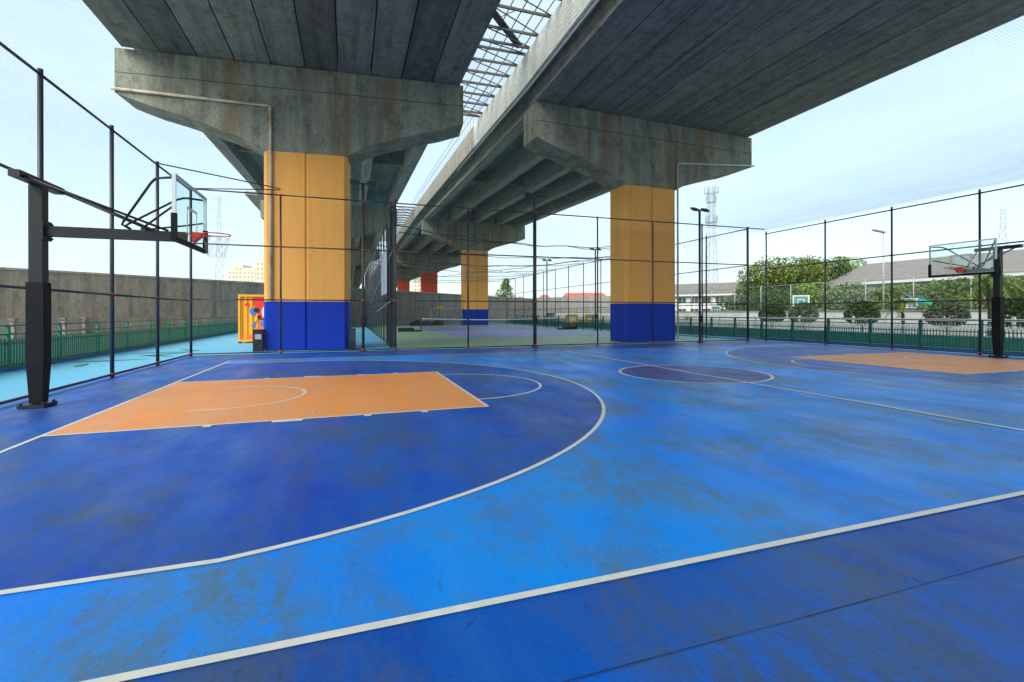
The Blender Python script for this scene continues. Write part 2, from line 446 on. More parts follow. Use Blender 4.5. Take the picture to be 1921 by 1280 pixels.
# tennis court
mb = MB(); mb.rect(5.5, 24.2, 18.05, 60, -.024); struct('tennis_surround', mb, M['tgreen'])
TX0, TX1, TY0, TY1 = 10.4, 21.4, 27, 50.8
mb = MB(); mb.rect(TX0, TX1, TY0, TY1, -.020); struct('tennis_court', mb, M['tblue'])
mb = MB(); z = -.016
for (x0, x1, y0, y1) in ((TX0, TX1, TY0, TY0 + .08), (TX0, TX1, TY1 - .08, TY1), (TX0, TX0 + .06, TY0 + .08, TY1 - .08), (TX1 - .06, TX1, TY0 + .08, TY1 - .08),
                         (TX0 + 1.37, TX0 + 1.43, TY0 + .08, TY1 - .08), (TX1 - 1.43, TX1 - 1.37, TY0 + .08, TY1 - .08),
                         (TX0 + 1.43, TX1 - 1.43, 32.5, 32.56), (TX0 + 1.43, TX1 - 1.43, 45.3, 45.36), (15.87, 15.93, 32.56, 45.3)):
    mb.rect(x0, x1, y0, y1, z)
struct('tennis_lines', mb, M['line'])
# basketball court
LX, WY, MID = 23.8, 15.13, 7.565
mb = MB(); mb.box(-2.1, 25.35, -12, 17.98, -.08, -.001); struct('court_slab', mb, M['apron'])
mb = MB(); mb.rect(-2.1, 25.35, -12, -.665, .001); struct('court_outer_surface', mb, M['apron2'])
mb = MB()
for i in range(60):       # wandering seam crack beside the near sideline
    x = -2 + i * .46; y = -.655 + .006 * math.sin(i * .6)
    x2 = x + .46; y2 = -.655 + .006 * math.sin((i + 1) * .6)
    w = .0020 + .0010 * math.sin(i * 2.3)
    mb.face([(x, y - w, .003), (x2, y2 - w, .003), (x2, y2 + w, .003), (x, y + w, .003)])
struct('court_seam', mb, M['rubber'])
mb = MB(); mb.rect(0, LX, 0, WY, .001); struct('court_floor', mb, M['court'])
def three(s, hx, e=.93, r=6.76, n=60):
    """outline of the area inside the three point line, hoop at x=hx, side s"""
    a = math.asin((MID - e) / r)
    pts = [((0 if s > 0 else LX), e)]
    for k in range(n + 1):
        t = -a + 2 * a * k / n
        pts.append((hx + s * r * math.cos(t), MID + r * math.sin(t)))
    pts.append(((0 if s > 0 else LX), WY - e))
    return pts
mb = MB()
for s, hx in ((1, 1.575), (-1, LX - 1.575)):
    p = three(s, hx); q = [(x, y, .003) for x, y in p]
    mb.face(q if s > 0 else q[::-1])
struct('court_scoring_area', mb, M['navy'])
mb = MB(); mb.face([(LX / 2 + 1.8 * math.cos(R(a)), MID + 1.8 * math.sin(R(a)), .003) for a in range(0, 360, 5)]); struct('court_centre_circle', mb, M['purple'])
KL, K0, K1 = 5.79, MID - 2.46, MID + 2.46
mb = MB(); mb.rect(0, KL, K0, K1, .005); mb.rect(LX - KL, LX, K0, K1, .005); struct('court_key', mb, M['orange'])
mb = MB(); w = .055; z = .007
mb.rect(-w, 0, -w, WY + w, z); mb.rect(LX, LX + w, -w, WY + w, z); mb.rect(0, LX, -w, 0, z); mb.rect(0, LX, WY, WY + w, z)
mb.rect(LX / 2 - w / 2, LX / 2 + w / 2, -.2, -w - .001, z); mb.rect(LX / 2 - .042, LX / 2 + .042, 0.001, WY - .001, z + .002)
mb.ring(LX / 2, MID, 1.8 - .04, 1.8 + .04, z)
for s, hx in ((1, 1.575), (-1, LX - 1.575)):
    o, i_ = three(s, hx, .93 - w / 2, 6.76 + w / 2), three(s, hx, .93 + w / 2, 6.76 - w / 2)
    for k in range(len(o) - 1):
        q = [(*o[k], z), (*o[k + 1], z), (*i_[k + 1], z), (*i_[k], z)]
        mb.face(q if s > 0 else q[::-1])
    X = lambda v: v if s > 0 else LX - v
    def rc(x0, x1, y0, y1, zz=z):
        a, b = sorted((X(x0), X(x1))); mb.rect(a, b, y0, y1, zz)
    rc(0, KL, K0 - w / 2, K0 + w / 2); rc(0, KL, K1 - w / 2, K1 + w / 2); rc(KL - w / 2, KL + w / 2, K0 - w / 2, K1 + w / 2, z + .002)
    fx = X(KL)
    mb.ring(fx, MID, 1.8 - w / 2, 1.8 + w / 2, z + .001, -90 if s > 0 else 90, 90 if s > 0 else 270, 40)
    mb.ring(hx, MID, 1.25 - w / 2, 1.25 + w / 2, z, -90 if s > 0 else 90, 90 if s > 0 else 270, 32)
    rc(1.2, 1.575, MID - 1.25 - w / 2, MID - 1.25 + w / 2); rc(1.2, 1.575, MID + 1.25 - w / 2, MID + 1.25 + w / 2)
    for yy, sg in ((K0 - w / 2, -1), (K1 + w / 2, 1)):
        for x0, x1 in ((1.75, 1.85), (2.6, 3.0), (3.85, 3.95), (4.7, 4.8)):
            a, b = sorted((yy, yy + sg * .1)); rc(x0, x1, a, b)
struct('court_lines', mb, M['line'])

random.seed(21)
for nm, colr, cnt in (('court_pale_scuffs', (.06, .24, .50), 110), ('court_dark_scuffs', (.004, .06, .22), 60)):
    mb = MB()
    for k in range(cnt):
        x0, y0 = random.uniform(-1, 20), -1.6 + 14 * random.random() ** 1.7
        a = random.choice((random.gauss(1.5, .35), random.uniform(0, 3.14))); l_ = random.uniform(.04, .22); cv = random.uniform(-.35, .35); wd = random.uniform(.001, .003)
        p = [(x0, y0)]; 
        for i in range(6): p.append((p[-1][0] + math.cos(a) * l_ / 6, p[-1][1] + math.sin(a) * l_ / 6)); a += cv / 6
        for i in range(6):
            nx_, ny_ = -(p[i + 1][1] - p[i][1]), p[i + 1][0] - p[i][0]; q_ = math.hypot(nx_, ny_) or 1; nx_ /= q_; ny_ /= q_
            w0_, w1_ = wd * math.sin(math.pi * (i + .15) / 6.3), wd * math.sin(math.pi * (i + 1.15) / 6.3)
            mb.face([(p[i][0] - nx_ * w0_, p[i][1] - ny_ * w0_, .0062), (p[i + 1][0] - nx_ * w1_, p[i + 1][1] - ny_ * w1_, .0062), (p[i + 1][0] + nx_ * w1_, p[i + 1][1] + ny_ * w1_, .0062), (p[i][0] + nx_ * w0_, p[i][1] + ny_ * w0_, .0062)])
    struct(nm, mb, mat(nm, colr, .6))

# ================================================================= VIADUCTS
def zd(y):      # height of the deck soffit along the road
    P = ((-30, 12.0), (20.3, 12.0), (53, 13.2), (60, 13.4), (96, 13.6), (135, 14.3), (430, 14.6))
    for (a, za), (b, zb) in zip(P, P[1:]):
        if y <= b: return za + (zb - za) * (y - a) / (b - a)
    return 14.6
CAPP = [(1.68, 8.38), (2.4, 8.80), (3.0, 9.04), (3.9, 9.33), (5.0, 9.66), (5.8, 9.86), (6.55, 10.12)]
def pier(label, x, y, rz, top, kind, half=(6.9, 6.9), drain=None, lip=True, clad='clad', thick=.8):
    """top: deck soffit height here"""
    t = thing('bridge_pier', label, 'bridge pier', (x, y, 0), rz, 'bridge piers')
    dz = top - 12.0
    h = 8.38 + dz
    c = MB(); W = 1.675; T = thick; ch = .13
    poly = [(-W + ch, -T), (-.06, -T), (0, -T + .07), (.07, -T), (W - ch, -T), (W, -T + ch), (W, T - ch), (W - ch, T), (-W + ch, T), (-W, T - ch), (-W, -T + ch)]
    # the sheeting is lapped: a slim return strip at the front left corner
    c.prism(poly[::-1], 2.05, h, axis='Z'); c.box(-W + .3, -W + .33, -T - .02, -T, 2.05, h - .02)
    c.build('column', M[clad], t, local=True)
    b = MB(); g = .012
    poly2 = [(px * (1 + g / W), py * (1 + g / T) if abs(py) > T - .02 else py) for px, py in poly]
    b.prism(poly2[::-1], 0, 2.05, axis='Z'); b.build('painted_base', M['base'], t, local=True)
    k = MB(); l, r = half
    pr = [(-a * (l / 6.9) if a > 2.4 else -a, zz + dz) for a, zz in reversed(CAPP)] + [(a * (r / 6.9) if a > 2.4 else a, zz + dz) for a, zz in CAPP]
    pr = [(-l, 10.25 + dz)] + pr + [(r, 10.25 + dz)]
    # build as a strip of slabs so that the concave outline stays clean
    xs = [p[0] for p in pr[:2 * len(CAPP) + 2]]; bt = pr[:2 * len(CAPP) + 2]
    low = []
    for (x0, z0), (x1, z1) in zip(bt, bt[1:]): low.append((x0, z0))
    low.append(bt[-1])
    k.prism(list(low) + [(r, top), (-l, top)], -T - .015, T + .015)
    k.build('pier_cap', M['cap'], t, local=True)
    # pads butted together in black, painting the recess under the deck dark
    for i in range(8):
        bx = -l + 1 + (l + r - 2) * i / 7
        pb = MB(); pb.box(bx - (l + r - 2) / 14 + .01, bx + (l + r - 2) / 14 - .01, -T + .12, T - .12, top, top + .03); pb.build('dark_gap_bearing', M['rubber'], t, local=True)
    if drain:
        p = MB()
        if drain == 'left':
            p.tube([(-l - .08, -T - .09, 10.36), (-1.42, -T - .09, 10.24), (-1.36, -T - .09, 10.18), (-1.36, -T - .09, h - .1), (-1.36, -T - .055, h - .4), (-1.36, -T - .055, 2.1)], .06, 8)
            p.build('drain_pipe', M['pipe'], t, local=True)
        else:
            p.tube([(r + .12, -T - .08, 10.32), (W + .06, -T - .08, 9.86), (W + .02, -T - .08, 9.8), (W + .02, -T - .08, .1)], .05, 8)
            p.build('drain_pipe', M['pipe2'], t, local=True)
    return t
pier('orange and blue pier beside the yellow container, stained drain pipe on its cap', 1.97, 20.47, -.093, 12.0, 0, (7.0, 6.75), 'left')
pier('orange and blue pier right of centre, thin pale pipe down its right edge', 19.2, 20.5, .04, 12.0, 0, (6.86, 7.25), 'right')
pier('far orange and blue pier behind the tennis net, seen between the middle fence posts', 19.35, 59.0, .03, zd(59), 1, (6.9, 6.9))
pier('second pier of the left row, a thin orange strip showing behind the nearest pier', 1.92, 53.0, 0, zd(53), 1, (6.9, 6.8))
pier('red clad pier above the old concrete wall, taller one right of the other red one', 19.4, 97.5, 0, zd(97.5), 1, clad='redclad')
pier('red clad pier farthest along the right row, lowest red block above the old concrete wall', 18.2, 136, 0, zd(136), 1, (6.5, 6.5), clad='redclad')
pier('red clad pier of the left row, a red sliver behind the nearest orange pier', 2.2, 91, 0, zd(91), 1, clad='redclad')

def deck(label, x0, x1, joints, px0, px1, mats, ends, dark):
    t = thing('viaduct_deck', label, 'viaduct', ((x0 + x1) / 2, 20, 12))
    # near span: adjacent box beams
    xs = [x0] + joints + [x1]
    for i, (a, b) in enumerate(zip(xs, xs[1:])):
        g = MB(); dz = random.uniform(-.012, .012)
        g.box(a + .026, b - .026, -16, 20.25, 12.045 + dz, 12.95)
        for (yy) in (): pass
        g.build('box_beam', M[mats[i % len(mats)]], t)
    # slab, wings, parapets over every span
    ys = [-16, 20.3, ends[0], ends[1], ends[2], 176, 430]
    for a, b in zip(ys, ys[1:]):
        za, zb = zd(a), zd(b); s = MB()
        if a < 0: s.slope(px0, px1, a, b, za + .95, za + 1.2, zb + .95, zb + 1.2)
        else:
            s.slope(px0, x0 + .8, a, b, za + .95, za + 1.2, zb + .95, zb + 1.2); s.slope(x1 - .8, px1, a, b, za + .95, za + 1.2, zb + .95, zb + 1.2)
            s.slope(x0 + .3, x1 - .3, a, b, za + 1.9, za + 2.1, zb + 1.9, zb + 2.1)
        s.build('deck_slab', M['girder'], t)
        p = MB()
        if px0 > 0 and a < 30:      # pale screened panels up to a little past the near pier
            c_ = min(b, 30); zc_ = zd(c_)
            p.slope(px0 - .02, px0 + .2, a, c_, za + .8, za + 2.35, zc_ + .8, zc_ + 2.35); p.build('screen_panel', M['palescreen'], t)
            p = MB()
            if b > 30: p.slope(px0 - .02, px0 + .2, 30.02, b, zc_ + .8, zc_ + 2.35, zb + .8, zb + 2.35); p.build('parapet', M['parapet'], t)
        else:
            p.slope(px0 - .02, px0 + .2, a, b, za + .8, za + 2.35, zb + .8, zb + 2.35); p.build('parapet', M['parapet'], t)
        p = MB()
        p.slope(px1 - .2, px1 + .02, a, b, za + .8, za + 2.35, zb + .8, zb + 2.35)
        p.build('parapet', M['parapet'], t)
    # far spans: separate girders with deep dark bays between
    n_g = 5
    for a, b in zip(ys[1:], ys[2:]):
        a_, b_ = a + .55, b - .55
        for i in range(n_g):
            gx = x0 + .55 + (x1 - x0 - 1.1) * i / (n_g - 1)
            za, zb = zd(a_), zd(b_); g = MB()
            # beam with a bottom flange and a slimmer web
            g.slope(gx - .36, gx + .36, a_, b_, za + .02, za + .26, zb + .02, zb + .26)
            tp = .95 if i in (0, n_g - 1) else 1.9
            g.slope(gx - .27, gx + .27, a_, b_, za + .26, za + tp, zb + .26, zb + tp)
            if tp < 1: g.slope(gx - .2, gx + .2, a_, b_, za + 1.2, za + 1.9, zb + 1.2, zb + 1.9)
            g.build('girder', M['girder'], t)
        for f in (.5,):
            yy = a + (b - a) * f; g = MB(); g.box(x0 + .6, x1 - .6, yy - .12, yy + .12, zd(yy) + .75, zd(yy) + 1.899); g.build('diaphragm', M['girder'], t)
    return t
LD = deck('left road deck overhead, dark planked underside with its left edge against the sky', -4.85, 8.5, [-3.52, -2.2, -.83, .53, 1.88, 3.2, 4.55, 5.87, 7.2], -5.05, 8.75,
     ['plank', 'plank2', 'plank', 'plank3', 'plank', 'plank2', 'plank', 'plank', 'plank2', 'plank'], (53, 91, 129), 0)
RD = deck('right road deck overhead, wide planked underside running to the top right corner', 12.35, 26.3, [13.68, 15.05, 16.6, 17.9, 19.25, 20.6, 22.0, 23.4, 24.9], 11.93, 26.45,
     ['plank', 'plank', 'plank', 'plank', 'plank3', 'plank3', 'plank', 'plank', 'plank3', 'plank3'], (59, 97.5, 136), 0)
q = MB(); q.slope(-7.4, -4.5, 57.5, 140, zd(57) + 1.55, zd(57) + 1.9, zd(140) + 1.2, zd(140) + 1.6); q.build('widened_wing', M['girder'], LD)  # slab for the widened wing of the far left deck
# pipe under the right deck's wing, railing poles above its far parapet
p = MB(); p.tube([(12.02, -15, 12.62), (12.02, 19.5, 12.62), (12.02, 36, 13.2)], .05, 8); p.build('service_pipe', M['pipe2'], RD)
for i in range(46):
    yy = 26 + i * .9; p = MB(); q = zd(yy) + 2.3
    p.box(12.0, 12.03, yy, yy + .03, q, q + 1.5); p.build('railing_pole', M['greyrail'], RD)
p = MB()
for a, b in ((26, 53), (53, 60), (60, 67)):
    p.beam((12.015, a, zd(a) + 3.2), (12.015, b, zd(b) + 3.2), .03); p.beam((12.015, a, zd(a) + 3.75), (12.015, b, zd(b) + 3.75), .03)
p.build('railing_rail', M['greyrail'], RD)

# open steel lattice across the gap between the decks
def lattice(label, y0, bars, zz, group):
    t = thing('steel_lattice', label, 'steel lattice', (10.3, bars[0], zz(bars[0])), 0, group)
    for yy in bars:
        q = MB(); z_ = zz(yy)
        q.beam((8.62, yy, z_), (12.1, yy, z_), .08, .11); q.beam((8.62, yy + .16, z_ + .12), (12.1, yy + .16, z_ + .12), .05)
        q.build('cross_beam', M['steel'], t)
    for xx, ww in ((8.72, .08), (8.98, .16), (9.55, .035), (10.1, .035), (10.65, .035), (11.2, .035), (11.7, .035)):
        q = MB()
        for a, b in zip(bars, bars[1:]): q.beam((xx, a, zz(a) + .1), (xx, b, zz(b) + .1), ww)
        q.build('long_rod', M['steel'], t)
    for i, (a, b) in enumerate(zip(bars, bars[1:])):
        q = MB(); q.beam((9.0, a, zz(a) + .05), (12.0, b, zz(b) + .05), .04)
        q.beam((9.0, a, zz(a)), (9.0, a, zz(a) + .9), .05); q.beam((10.4, a, zz(a)), (10.1, b, zz(b) + .5), .03)
        q.build('brace_rod', M['steel'], t)
    return t
lb = [9.4, 11.0, 12.6, 14.2, 15.4, 16.6, 18.1, 19.2, 19.8, 21.0, 22.3, 23.7, 25.1, 26.5, 27.9, 28.5]
lt = lattice('dark steel lattice spanning the bright gap between the two decks, nearest the court', 9, lb, lambda y: zd(y) + 2.4, 'steel lattices in the deck gap')
q = MB(); q.beam((9.1, 16.9, 14.6), (11.6, 19.6, 14.6), .35, .06); q.build('loose_plate', M['steel'], lt)
lattice('far steel lattice in the deck gap beyond the sky opening, low above the fence corner', 60, [62 + 1.9 * i for i in range(18)], lambda y: zd(y) + 2.2, 'steel lattices in the deck gap')

# ================================================================= COURT FENCE
def fence(label, pts, h, rails, heavy=.037, meshm='chain', clamp=True, skip=(), extra=.1, group='tall mesh fences round the courts', names=('post', 'rail')):
    """pts: post positions (x, y) in order"""
    t = thing('mesh_fence', label, 'fence', (pts[0][0], pts[0][1], 0), 0, group)
    for i, (x, y) in enumerate(pts):
        if i in skip: continue
        q = MB(); q.tube([(x, y, -.02), (x, y, h + extra)], heavy, 8); q.build('post', M['dgrey'], t)
        if clamp:
            a = Vector(pts[min(i + 1, len(pts) - 1)]) - Vector(pts[max(i - 1, 0)]); a.normalize()
            for zz in ([z_ for z_ in rails if clamp is True or z_ < clamp]):
                q = MB(); q.tube([(x - a.x * .085, y - a.y * .085, zz), (x + a.x * .085, y + a.y * .085, zz)], .031, 8)
                q.tube([(x, y, zz - .04), (x, y, zz + .04)], heavy + .006, 8)
                q.build('clamp', M['red'], t)
    for zz in rails:
        q = MB()
        for (x0, y0), (x1, y1) in zip(pts, pts[1:]): q.tube([(x0, y0, zz), (x1, y1, zz)], .028, 6)
        q.build('rail', M['dgrey'], t)
    dist = 0
    for i, ((x0, y0), (x1, y1)) in enumerate(zip(pts, pts[1:])):
        l = math.hypot(x1 - x0, y1 - y0)
        q = MB(); q.face([(x0, y0, .06), (x1, y1, .06), (x1, y1, h), (x0, y0, h)], uv=[(dist, 0), (dist + l, 0), (dist + l, h), (dist, h)])
        q.build('mesh_panel', M[meshm], t); dist += l
    return t
RL = (.07, 2.0, 4.0, 6.0)
lf = fence('tall fence along the left edge of the basketball court, behind the left hoop', [(-1.8, y) for y in (-6.7, -3.6, -.5, 2.6, 5.7, 8.78, 11.6, 14.5, 17.68)], 6, RL, .046, clamp=3)
bf = fence('tall fence across the far side of the basketball court, before the near piers', [(x, 17.72) for x in (-1.75, 1.15, 4.17, 5.43, 8.51, 11.66, 14.82, 17.91, 20.9, 23.86, 25.05)], 6, (.07, 2.06, 4.1, 6.08), skip=(0, 10))
rf = fence('tall fence along the right edge of the basketball court, behind the right hoop', [(25.1, y) for y in (17.65, 14.25, 11.3, 8.36, 5.3, 2.3, -.7, -3.7)], 5.85, (.07, 1.97, 3.92, 5.82))
q = MB(); q.tube([(-1.75, 17.72, 6.1), (1.15, 17.72, 6.28)], .02, 6); q.tube([(-1.8, 14.5, 6.05), (1.15, 17.6, 6.3)], .02, 6); q.build('stay_wire', M['dgrey'], bf)
tl = fence('dark dense fence running away from the court beside the pale blue path', [(5.45, 17.85 + 2.35 * i) for i in range(18)], 6.15, (.07, 2.05, 6.1), .04, 'chain2', clamp=False)
q = MB(); q.beam((5.45, 19.7, 0), (5.45, 19.7, 6.4), .2, .2); q.beam((5.45, 21.2, 0), (5.45, 21.2, 5.6), .14, .14); q.build('gate_post', M['black'], tl)
q = MB()
q.tube([(5.36, 18.4, 2.1), (5.36, 30, 1.65)], .03, 6); q.tube([(5.36, 18.2, 4.2), (5.36, 40, 2.4)], .025, 6); q.tube([(5.36, 24, 6.1), (5.36, 48, 5.2)], .025, 6)
q.build('stay_rod', M['greyrail'], tl)
tr_ = fence('tall fence on the far right side of the tennis court, thin posts against the sky', [(24.1, 17.9 + 3.2 * i) for i in range(14)], 6.1, (.07, 2.0, 4.1, 6.08), .04, clamp=False)
tb = fence('distant fence closing the far end of the tennis court, in front of the old wall', [(5.6 + 3.1 * i, 60.3) for i in range(7)], 4.0, (.07, 2.1, 4.0), .035, clamp=False)
q = MB()
b = MB()
c0 = [(5.24, 20.0), (5.24, 23.9)]
b.box(5.22, 5.26, 20.0, 23.4, 2.45, 4.55); tag(b.build('banner', M['signblue']), 'tall pale blue blank banner hanging on the dark fence by the path', 'banner')

# ceiling nets
def ceiling(label, x0, x1, y0, y1, zf, nx, ny, cables, slack=(), cat='net'):
    t = thing('ceiling_net', label, cat, (x0, y0, 0), 0, 'overhead safety nets')
    q = MB(); V = {}
    for i in range(nx):
        for j in range(ny):
            P = []; UV = []
            for a, c in ((i, j), (i + 1, j), (i + 1, j + 1), (i, j + 1)):
                x = x0 + (x1 - x0) * a / nx; y = y0 + (y1 - y0) * c / ny
                P.append((x, y, zf(x, y))); UV.append((x, y))
            q.face(P, uv=UV, smooth=True)
    q.build('net_sheet', M['netting'], t)
    for xa, xb, ya, yb, dz in slack:      # slack layers of net lying under the main sheet
        q = MB(); a_, b_ = 18, 40
        def P_(i, k):
            x = xa + (xb - xa) * i / a_; y = ya + (yb - ya) * k / b_
            if i == 0: x += .15 * math.sin(k * .5)
            return (x, y, zf(x, y) - dz - .10 * math.sin(math.pi * i / a_) * (1 + .3 * math.sin(k * .8)))
        for i in range(a_):
            for k in range(b_):
                q.face([P_(i, k), P_(i + 1, k), P_(i + 1, k + 1), P_(i, k + 1)], uv=[P_(i, k)[:2], P_(i + 1, k)[:2], P_(i + 1, k + 1)[:2], P_(i, k + 1)[:2]], smooth=True)
        q.build('slack_layer', M['netting2'], t)
    for cab in cables:
        q = MB(); q.tube([(x, y, zf(x, y) + .015) for x, y in cab], .022, 5); q.build('support_cable', M['black'], t)
    return t
def zc(x, y):
    e = min((x + 1.8) / 2.5, (25.05 - x) / 2.5, (17.7 - y) / 2.5, 1)
    return 6.03 - .10 * abs(math.sin((y - 17.7) * math.pi / 3.05)) * max(0, min(1, e * 2)) + .07 * math.sin(x * 2.1 + .3 * math.sin(y * .5)) * max(0, e)
def seg(a, b, n=24): return [(a[0] + (b[0] - a[0]) * i / n, a[1] + (b[1] - a[1]) * i / n) for i in range(n + 1)]
ceiling('fine net stretched over the whole basketball court at fence top height', -1.8, 25.05, -9, 17.7, zc, 54, 62, [], [(16.5 + .95 * k_, 25, 17.6, -8, .02 + .015 * k_) for k_ in range(9)])
def zt(x, y): return 6.05 - .45 * math.sin(max(0, min(1, (x - 5.5) / 18.6)) * math.pi) - .12 * abs(math.sin((y - 17.9) * math.pi / 3.2)) + .05 * math.sin(x * 1.7 + y)
ceiling('sagging net with dark cables stretched over the tennis court', 5.5, 24.1, 17.95, 60.2, zt, 30, 52, [seg((5.5, y), (24.1, y)) for y in (24.3, 30.7, 37.1, 43.5, 50, 56, 60)] + [seg((5.5, 30), (24.1, 48)), seg((24.1, 27), (9, 58)), seg((5.5, 40), (24.1, 33)), seg((5.5, 22), (24.1, 26))], [(5.6, 24, 30, 60, .05), (5.6, 24, 42, 60, .1)])

# floodlight masts
def mast(label, x, y, h):
    t = thing('floodlight_mast', label, 'floodlight', (x, y, 0), 0, 'twin floodlight masts')
    q = MB(); q.tube([(0, 0, 0), (0, 0, h)], .06, 10); q.tube([(0, 0, 0), (0, 0, .02)], .16, 10); q.build('pole', M['dgrey'], t, local=True)
    q = MB(); q.beam((-.34, 0, h - .03), (.34, 0, h - .03), .05); q.build('cross_arm', M['dgrey'], t, local=True)
    for s in (-1, 1):
        cx = .33 * s
        q = MB(); q.hexa([(cx - .17, -.13, h - .12), (cx + .17, -.13, h - .12), (cx + .17, .12, h + .04), (cx - .17, .12, h + .04), (cx - .17, -.17, h - .03), (cx + .17, -.17, h - .03), (cx + .17, .08, h + .12), (cx - .17, .08, h + .12)])
        o = q.build('lamp_head', M['dgrey'], t, local=True)
        q = MB(); q.face([(cx - .13, -.115, h - .124), (cx - .13, .09, h + .006), (cx + .13, .09, h + .006), (cx + .13, -.115, h - .124)]); q.build('lamp_glass', M['screen'], o, local=True)
    q = MB(); q.box(-.1, .1, -.13, -.05, 1.05, 1.4); q.build('switch_box', M['black'], t, local=True)
    return t
mast('twin floodlight mast at the path gate, just right of the nearest orange pier', 4.17, 17.9, 6.85)
mast('twin floodlight mast in the middle of the back fence, in front of the tennis court', 11.66, 17.9, 6.95)
mast('twin floodlight mast right of the second pier, in front of the telecom tower', 20.9, 17.9, 6.9)
mast('twin floodlight mast beside the second pier on its left, far along the tennis court', 23.9, 34.5, 7.1)
mast('distant twin floodlight mast on the right side of the tennis court', 24.0, 45.5, 7.3)

# ================================================================= HOOPS
def hoop(label, bx, s, arm):
    """local x: from pole (-) to court (+); board plane at local x = 0"""
    t = thing('basketball_hoop', label, 'basketball hoop', (bx, MID, 0), 0 if s > 0 else math.pi, 'basketball hoops')
    P = -arm
    q = MB(); q.box(P - .19, P + .16, -.19, .19, .006, .06)
    for ax in (-.16, .13):
        for ay in (-.15, .15): q.tube([(P + ax, ay, .06), (P + ax, ay, .09)], .022, 6)
    q.build('base_plate', M['black'], t, local=True)
    q = MB()
    a, b_ = .085, .115
    q.hexa([(P - a, -a, .07), (P + a, -a, .07), (P + a, a, .07), (P - a, a, .07), (P - b_, -b_, .75), (P + b_, -b_, .75), (P + b_, b_, .75), (P - b_, b_, .75)])
    q.box(P - b_, P + b_, -b_, b_, .75, 2.06); q.build('pole_pad', M['bpad'], t, local=True)
    q = MB(); q.box(P - .09, P + .09, -.09, .09, 2.06, 3.66); q.build('pole', M['polegrey'], t, local=True)
    q = MB(); q.box(P + .12, -.08, -.065, .065, 2.83, 3.0); q.box(P + .09, P + .12, -.13, .13, 2.76, 3.08)
    for yy in (-.11, .11):
        for zz in (2.8, 3.04): q.tube([(P + .12, yy, zz), (P + .145, yy, zz)], .016, 6)
    o = q.build('arm', M['polegrey'], t, local=True)
    q = MB(); q.box(P - .07, P + .07, -.62, .62, 3.66, 3.77); q.build('top_beam', M['black'], t, local=True)
    for ee, hh in ((-.62 * arm / 2.2, .03), (-.35, -.03)):
        q = MB(); q.tube([(P, hh * 18, 3.72), (ee, hh, 3.01)], .022, 6); q.build('tie_rod', M['black'], t, local=True)
    for sy in (-1, 1):
        q = MB(); q.tube([(-.93, .03 * sy, 3.02), (-1.02, .07 * sy, 3.08), (-.98, .11 * sy, 3.13), (-.42, .62 * sy, 3.70), (-.33, .70 * sy, 3.76), (-.25, .74 * sy, 3.77), (-.04, .84 * sy, 3.77)], .02, 6)
        q.build('brace', M['black'], t, local=True)
        q = MB(); q.tube([(-.75, .04 * sy, 3.02), (-.30, .55 * sy, 3.2), (-.04, .82 * sy, 3.31)], .018, 6); q.build('brace', M['black'], t, local=True)
    z0, z1, W = 2.78, 3.83, .9
    q = MB(); q.box(-.012, .0, -W + .03, W - .03, z0 + .03, z1 - .03); bd = q.build('backboard', M['glass'], t, local=True)
    q = MB(); q.box(-.04, .015, -W, W, z1 - .03, z1); q.box(-.04, .015, -W, -W + .03, z0, z1 - .03); q.box(-.04, .015, W - .03, W, z0, z1 - .03); q.box(-.04, .015, -W + .03, W - .03, z0, z0 + .03)
    q.build('board_frame', M['alu'], bd, local=True)
    q = MB()
    for (a0, a1, c0, c1) in ((-.295, .295, z0 + .60, z0 + .645), (-.295, -.25, z0 + .15, z0 + .60), (.25, .295, z0 + .15, z0 + .60), (-.25, .25, z0 + .15, z0 + .19)):
        q.box(.001, .005, a0, a1, c0, c1)
    q.build('target_square', M['white'], bd, local=True)
    q = MB(); q.box(-.05, .03, -W - .02, W + .02, z0 - .05, z0 + .02); q.box(-.05, .03, -W - .02, -W + .035, z0 + .02, z0 + .40); q.box(-.05, .03, W - .035, W + .02, z0 + .02, z0 + .40)
    q.build('board_padding', M['bpad'], bd, local=True)
    q = MB()
    rx, rz_, rr = .385, 2.985, .228
    q.tube([(rx + rr * math.cos(R(a)), rr * math.sin(R(a)), rz_) for a in range(0, 361, 12)], .010, 6, cap=False)
    q.prism([(.03, rz_ - .16), (.03, rz_ + .02), (.17, rz_ + .012), (.17, rz_ - .03)], -.1, .1)
    q.tube([(.15, .09, rz_ - .01), (.26, .19, rz_ - .01)], .012, 6); q.tube([(.15, -.09, rz_ - .01), (.26, -.19, rz_ - .01)], .012, 6)
    rm = q.build('rim', M['rim'], t, local=True)
    q = MB(); nn = 8
    for k in range(nn):
        for sg in (-1, 1):
            pts = []
            for l_ in range(5):
                rad = rr * (1 - .40 * (l_ / 4) ** .8); th = 2 * math.pi * (k + sg * l_ * .5) / nn
                pts.append((rx + rad * math.cos(th), rad * math.sin(th), rz_ - .02 - .1 * l_))
            q.tube(pts, .0025, 4, cap=False)
    q.build('net', M['string'], t, local=True)
    return t
hoop('black basketball hoop on the left, clear backboard reaching over the near orange key', .95, 1, 2.19)
hoop('black basketball hoop on the right, clear backboard in front of the grey roofed building', 22.55, -1, 1.95)

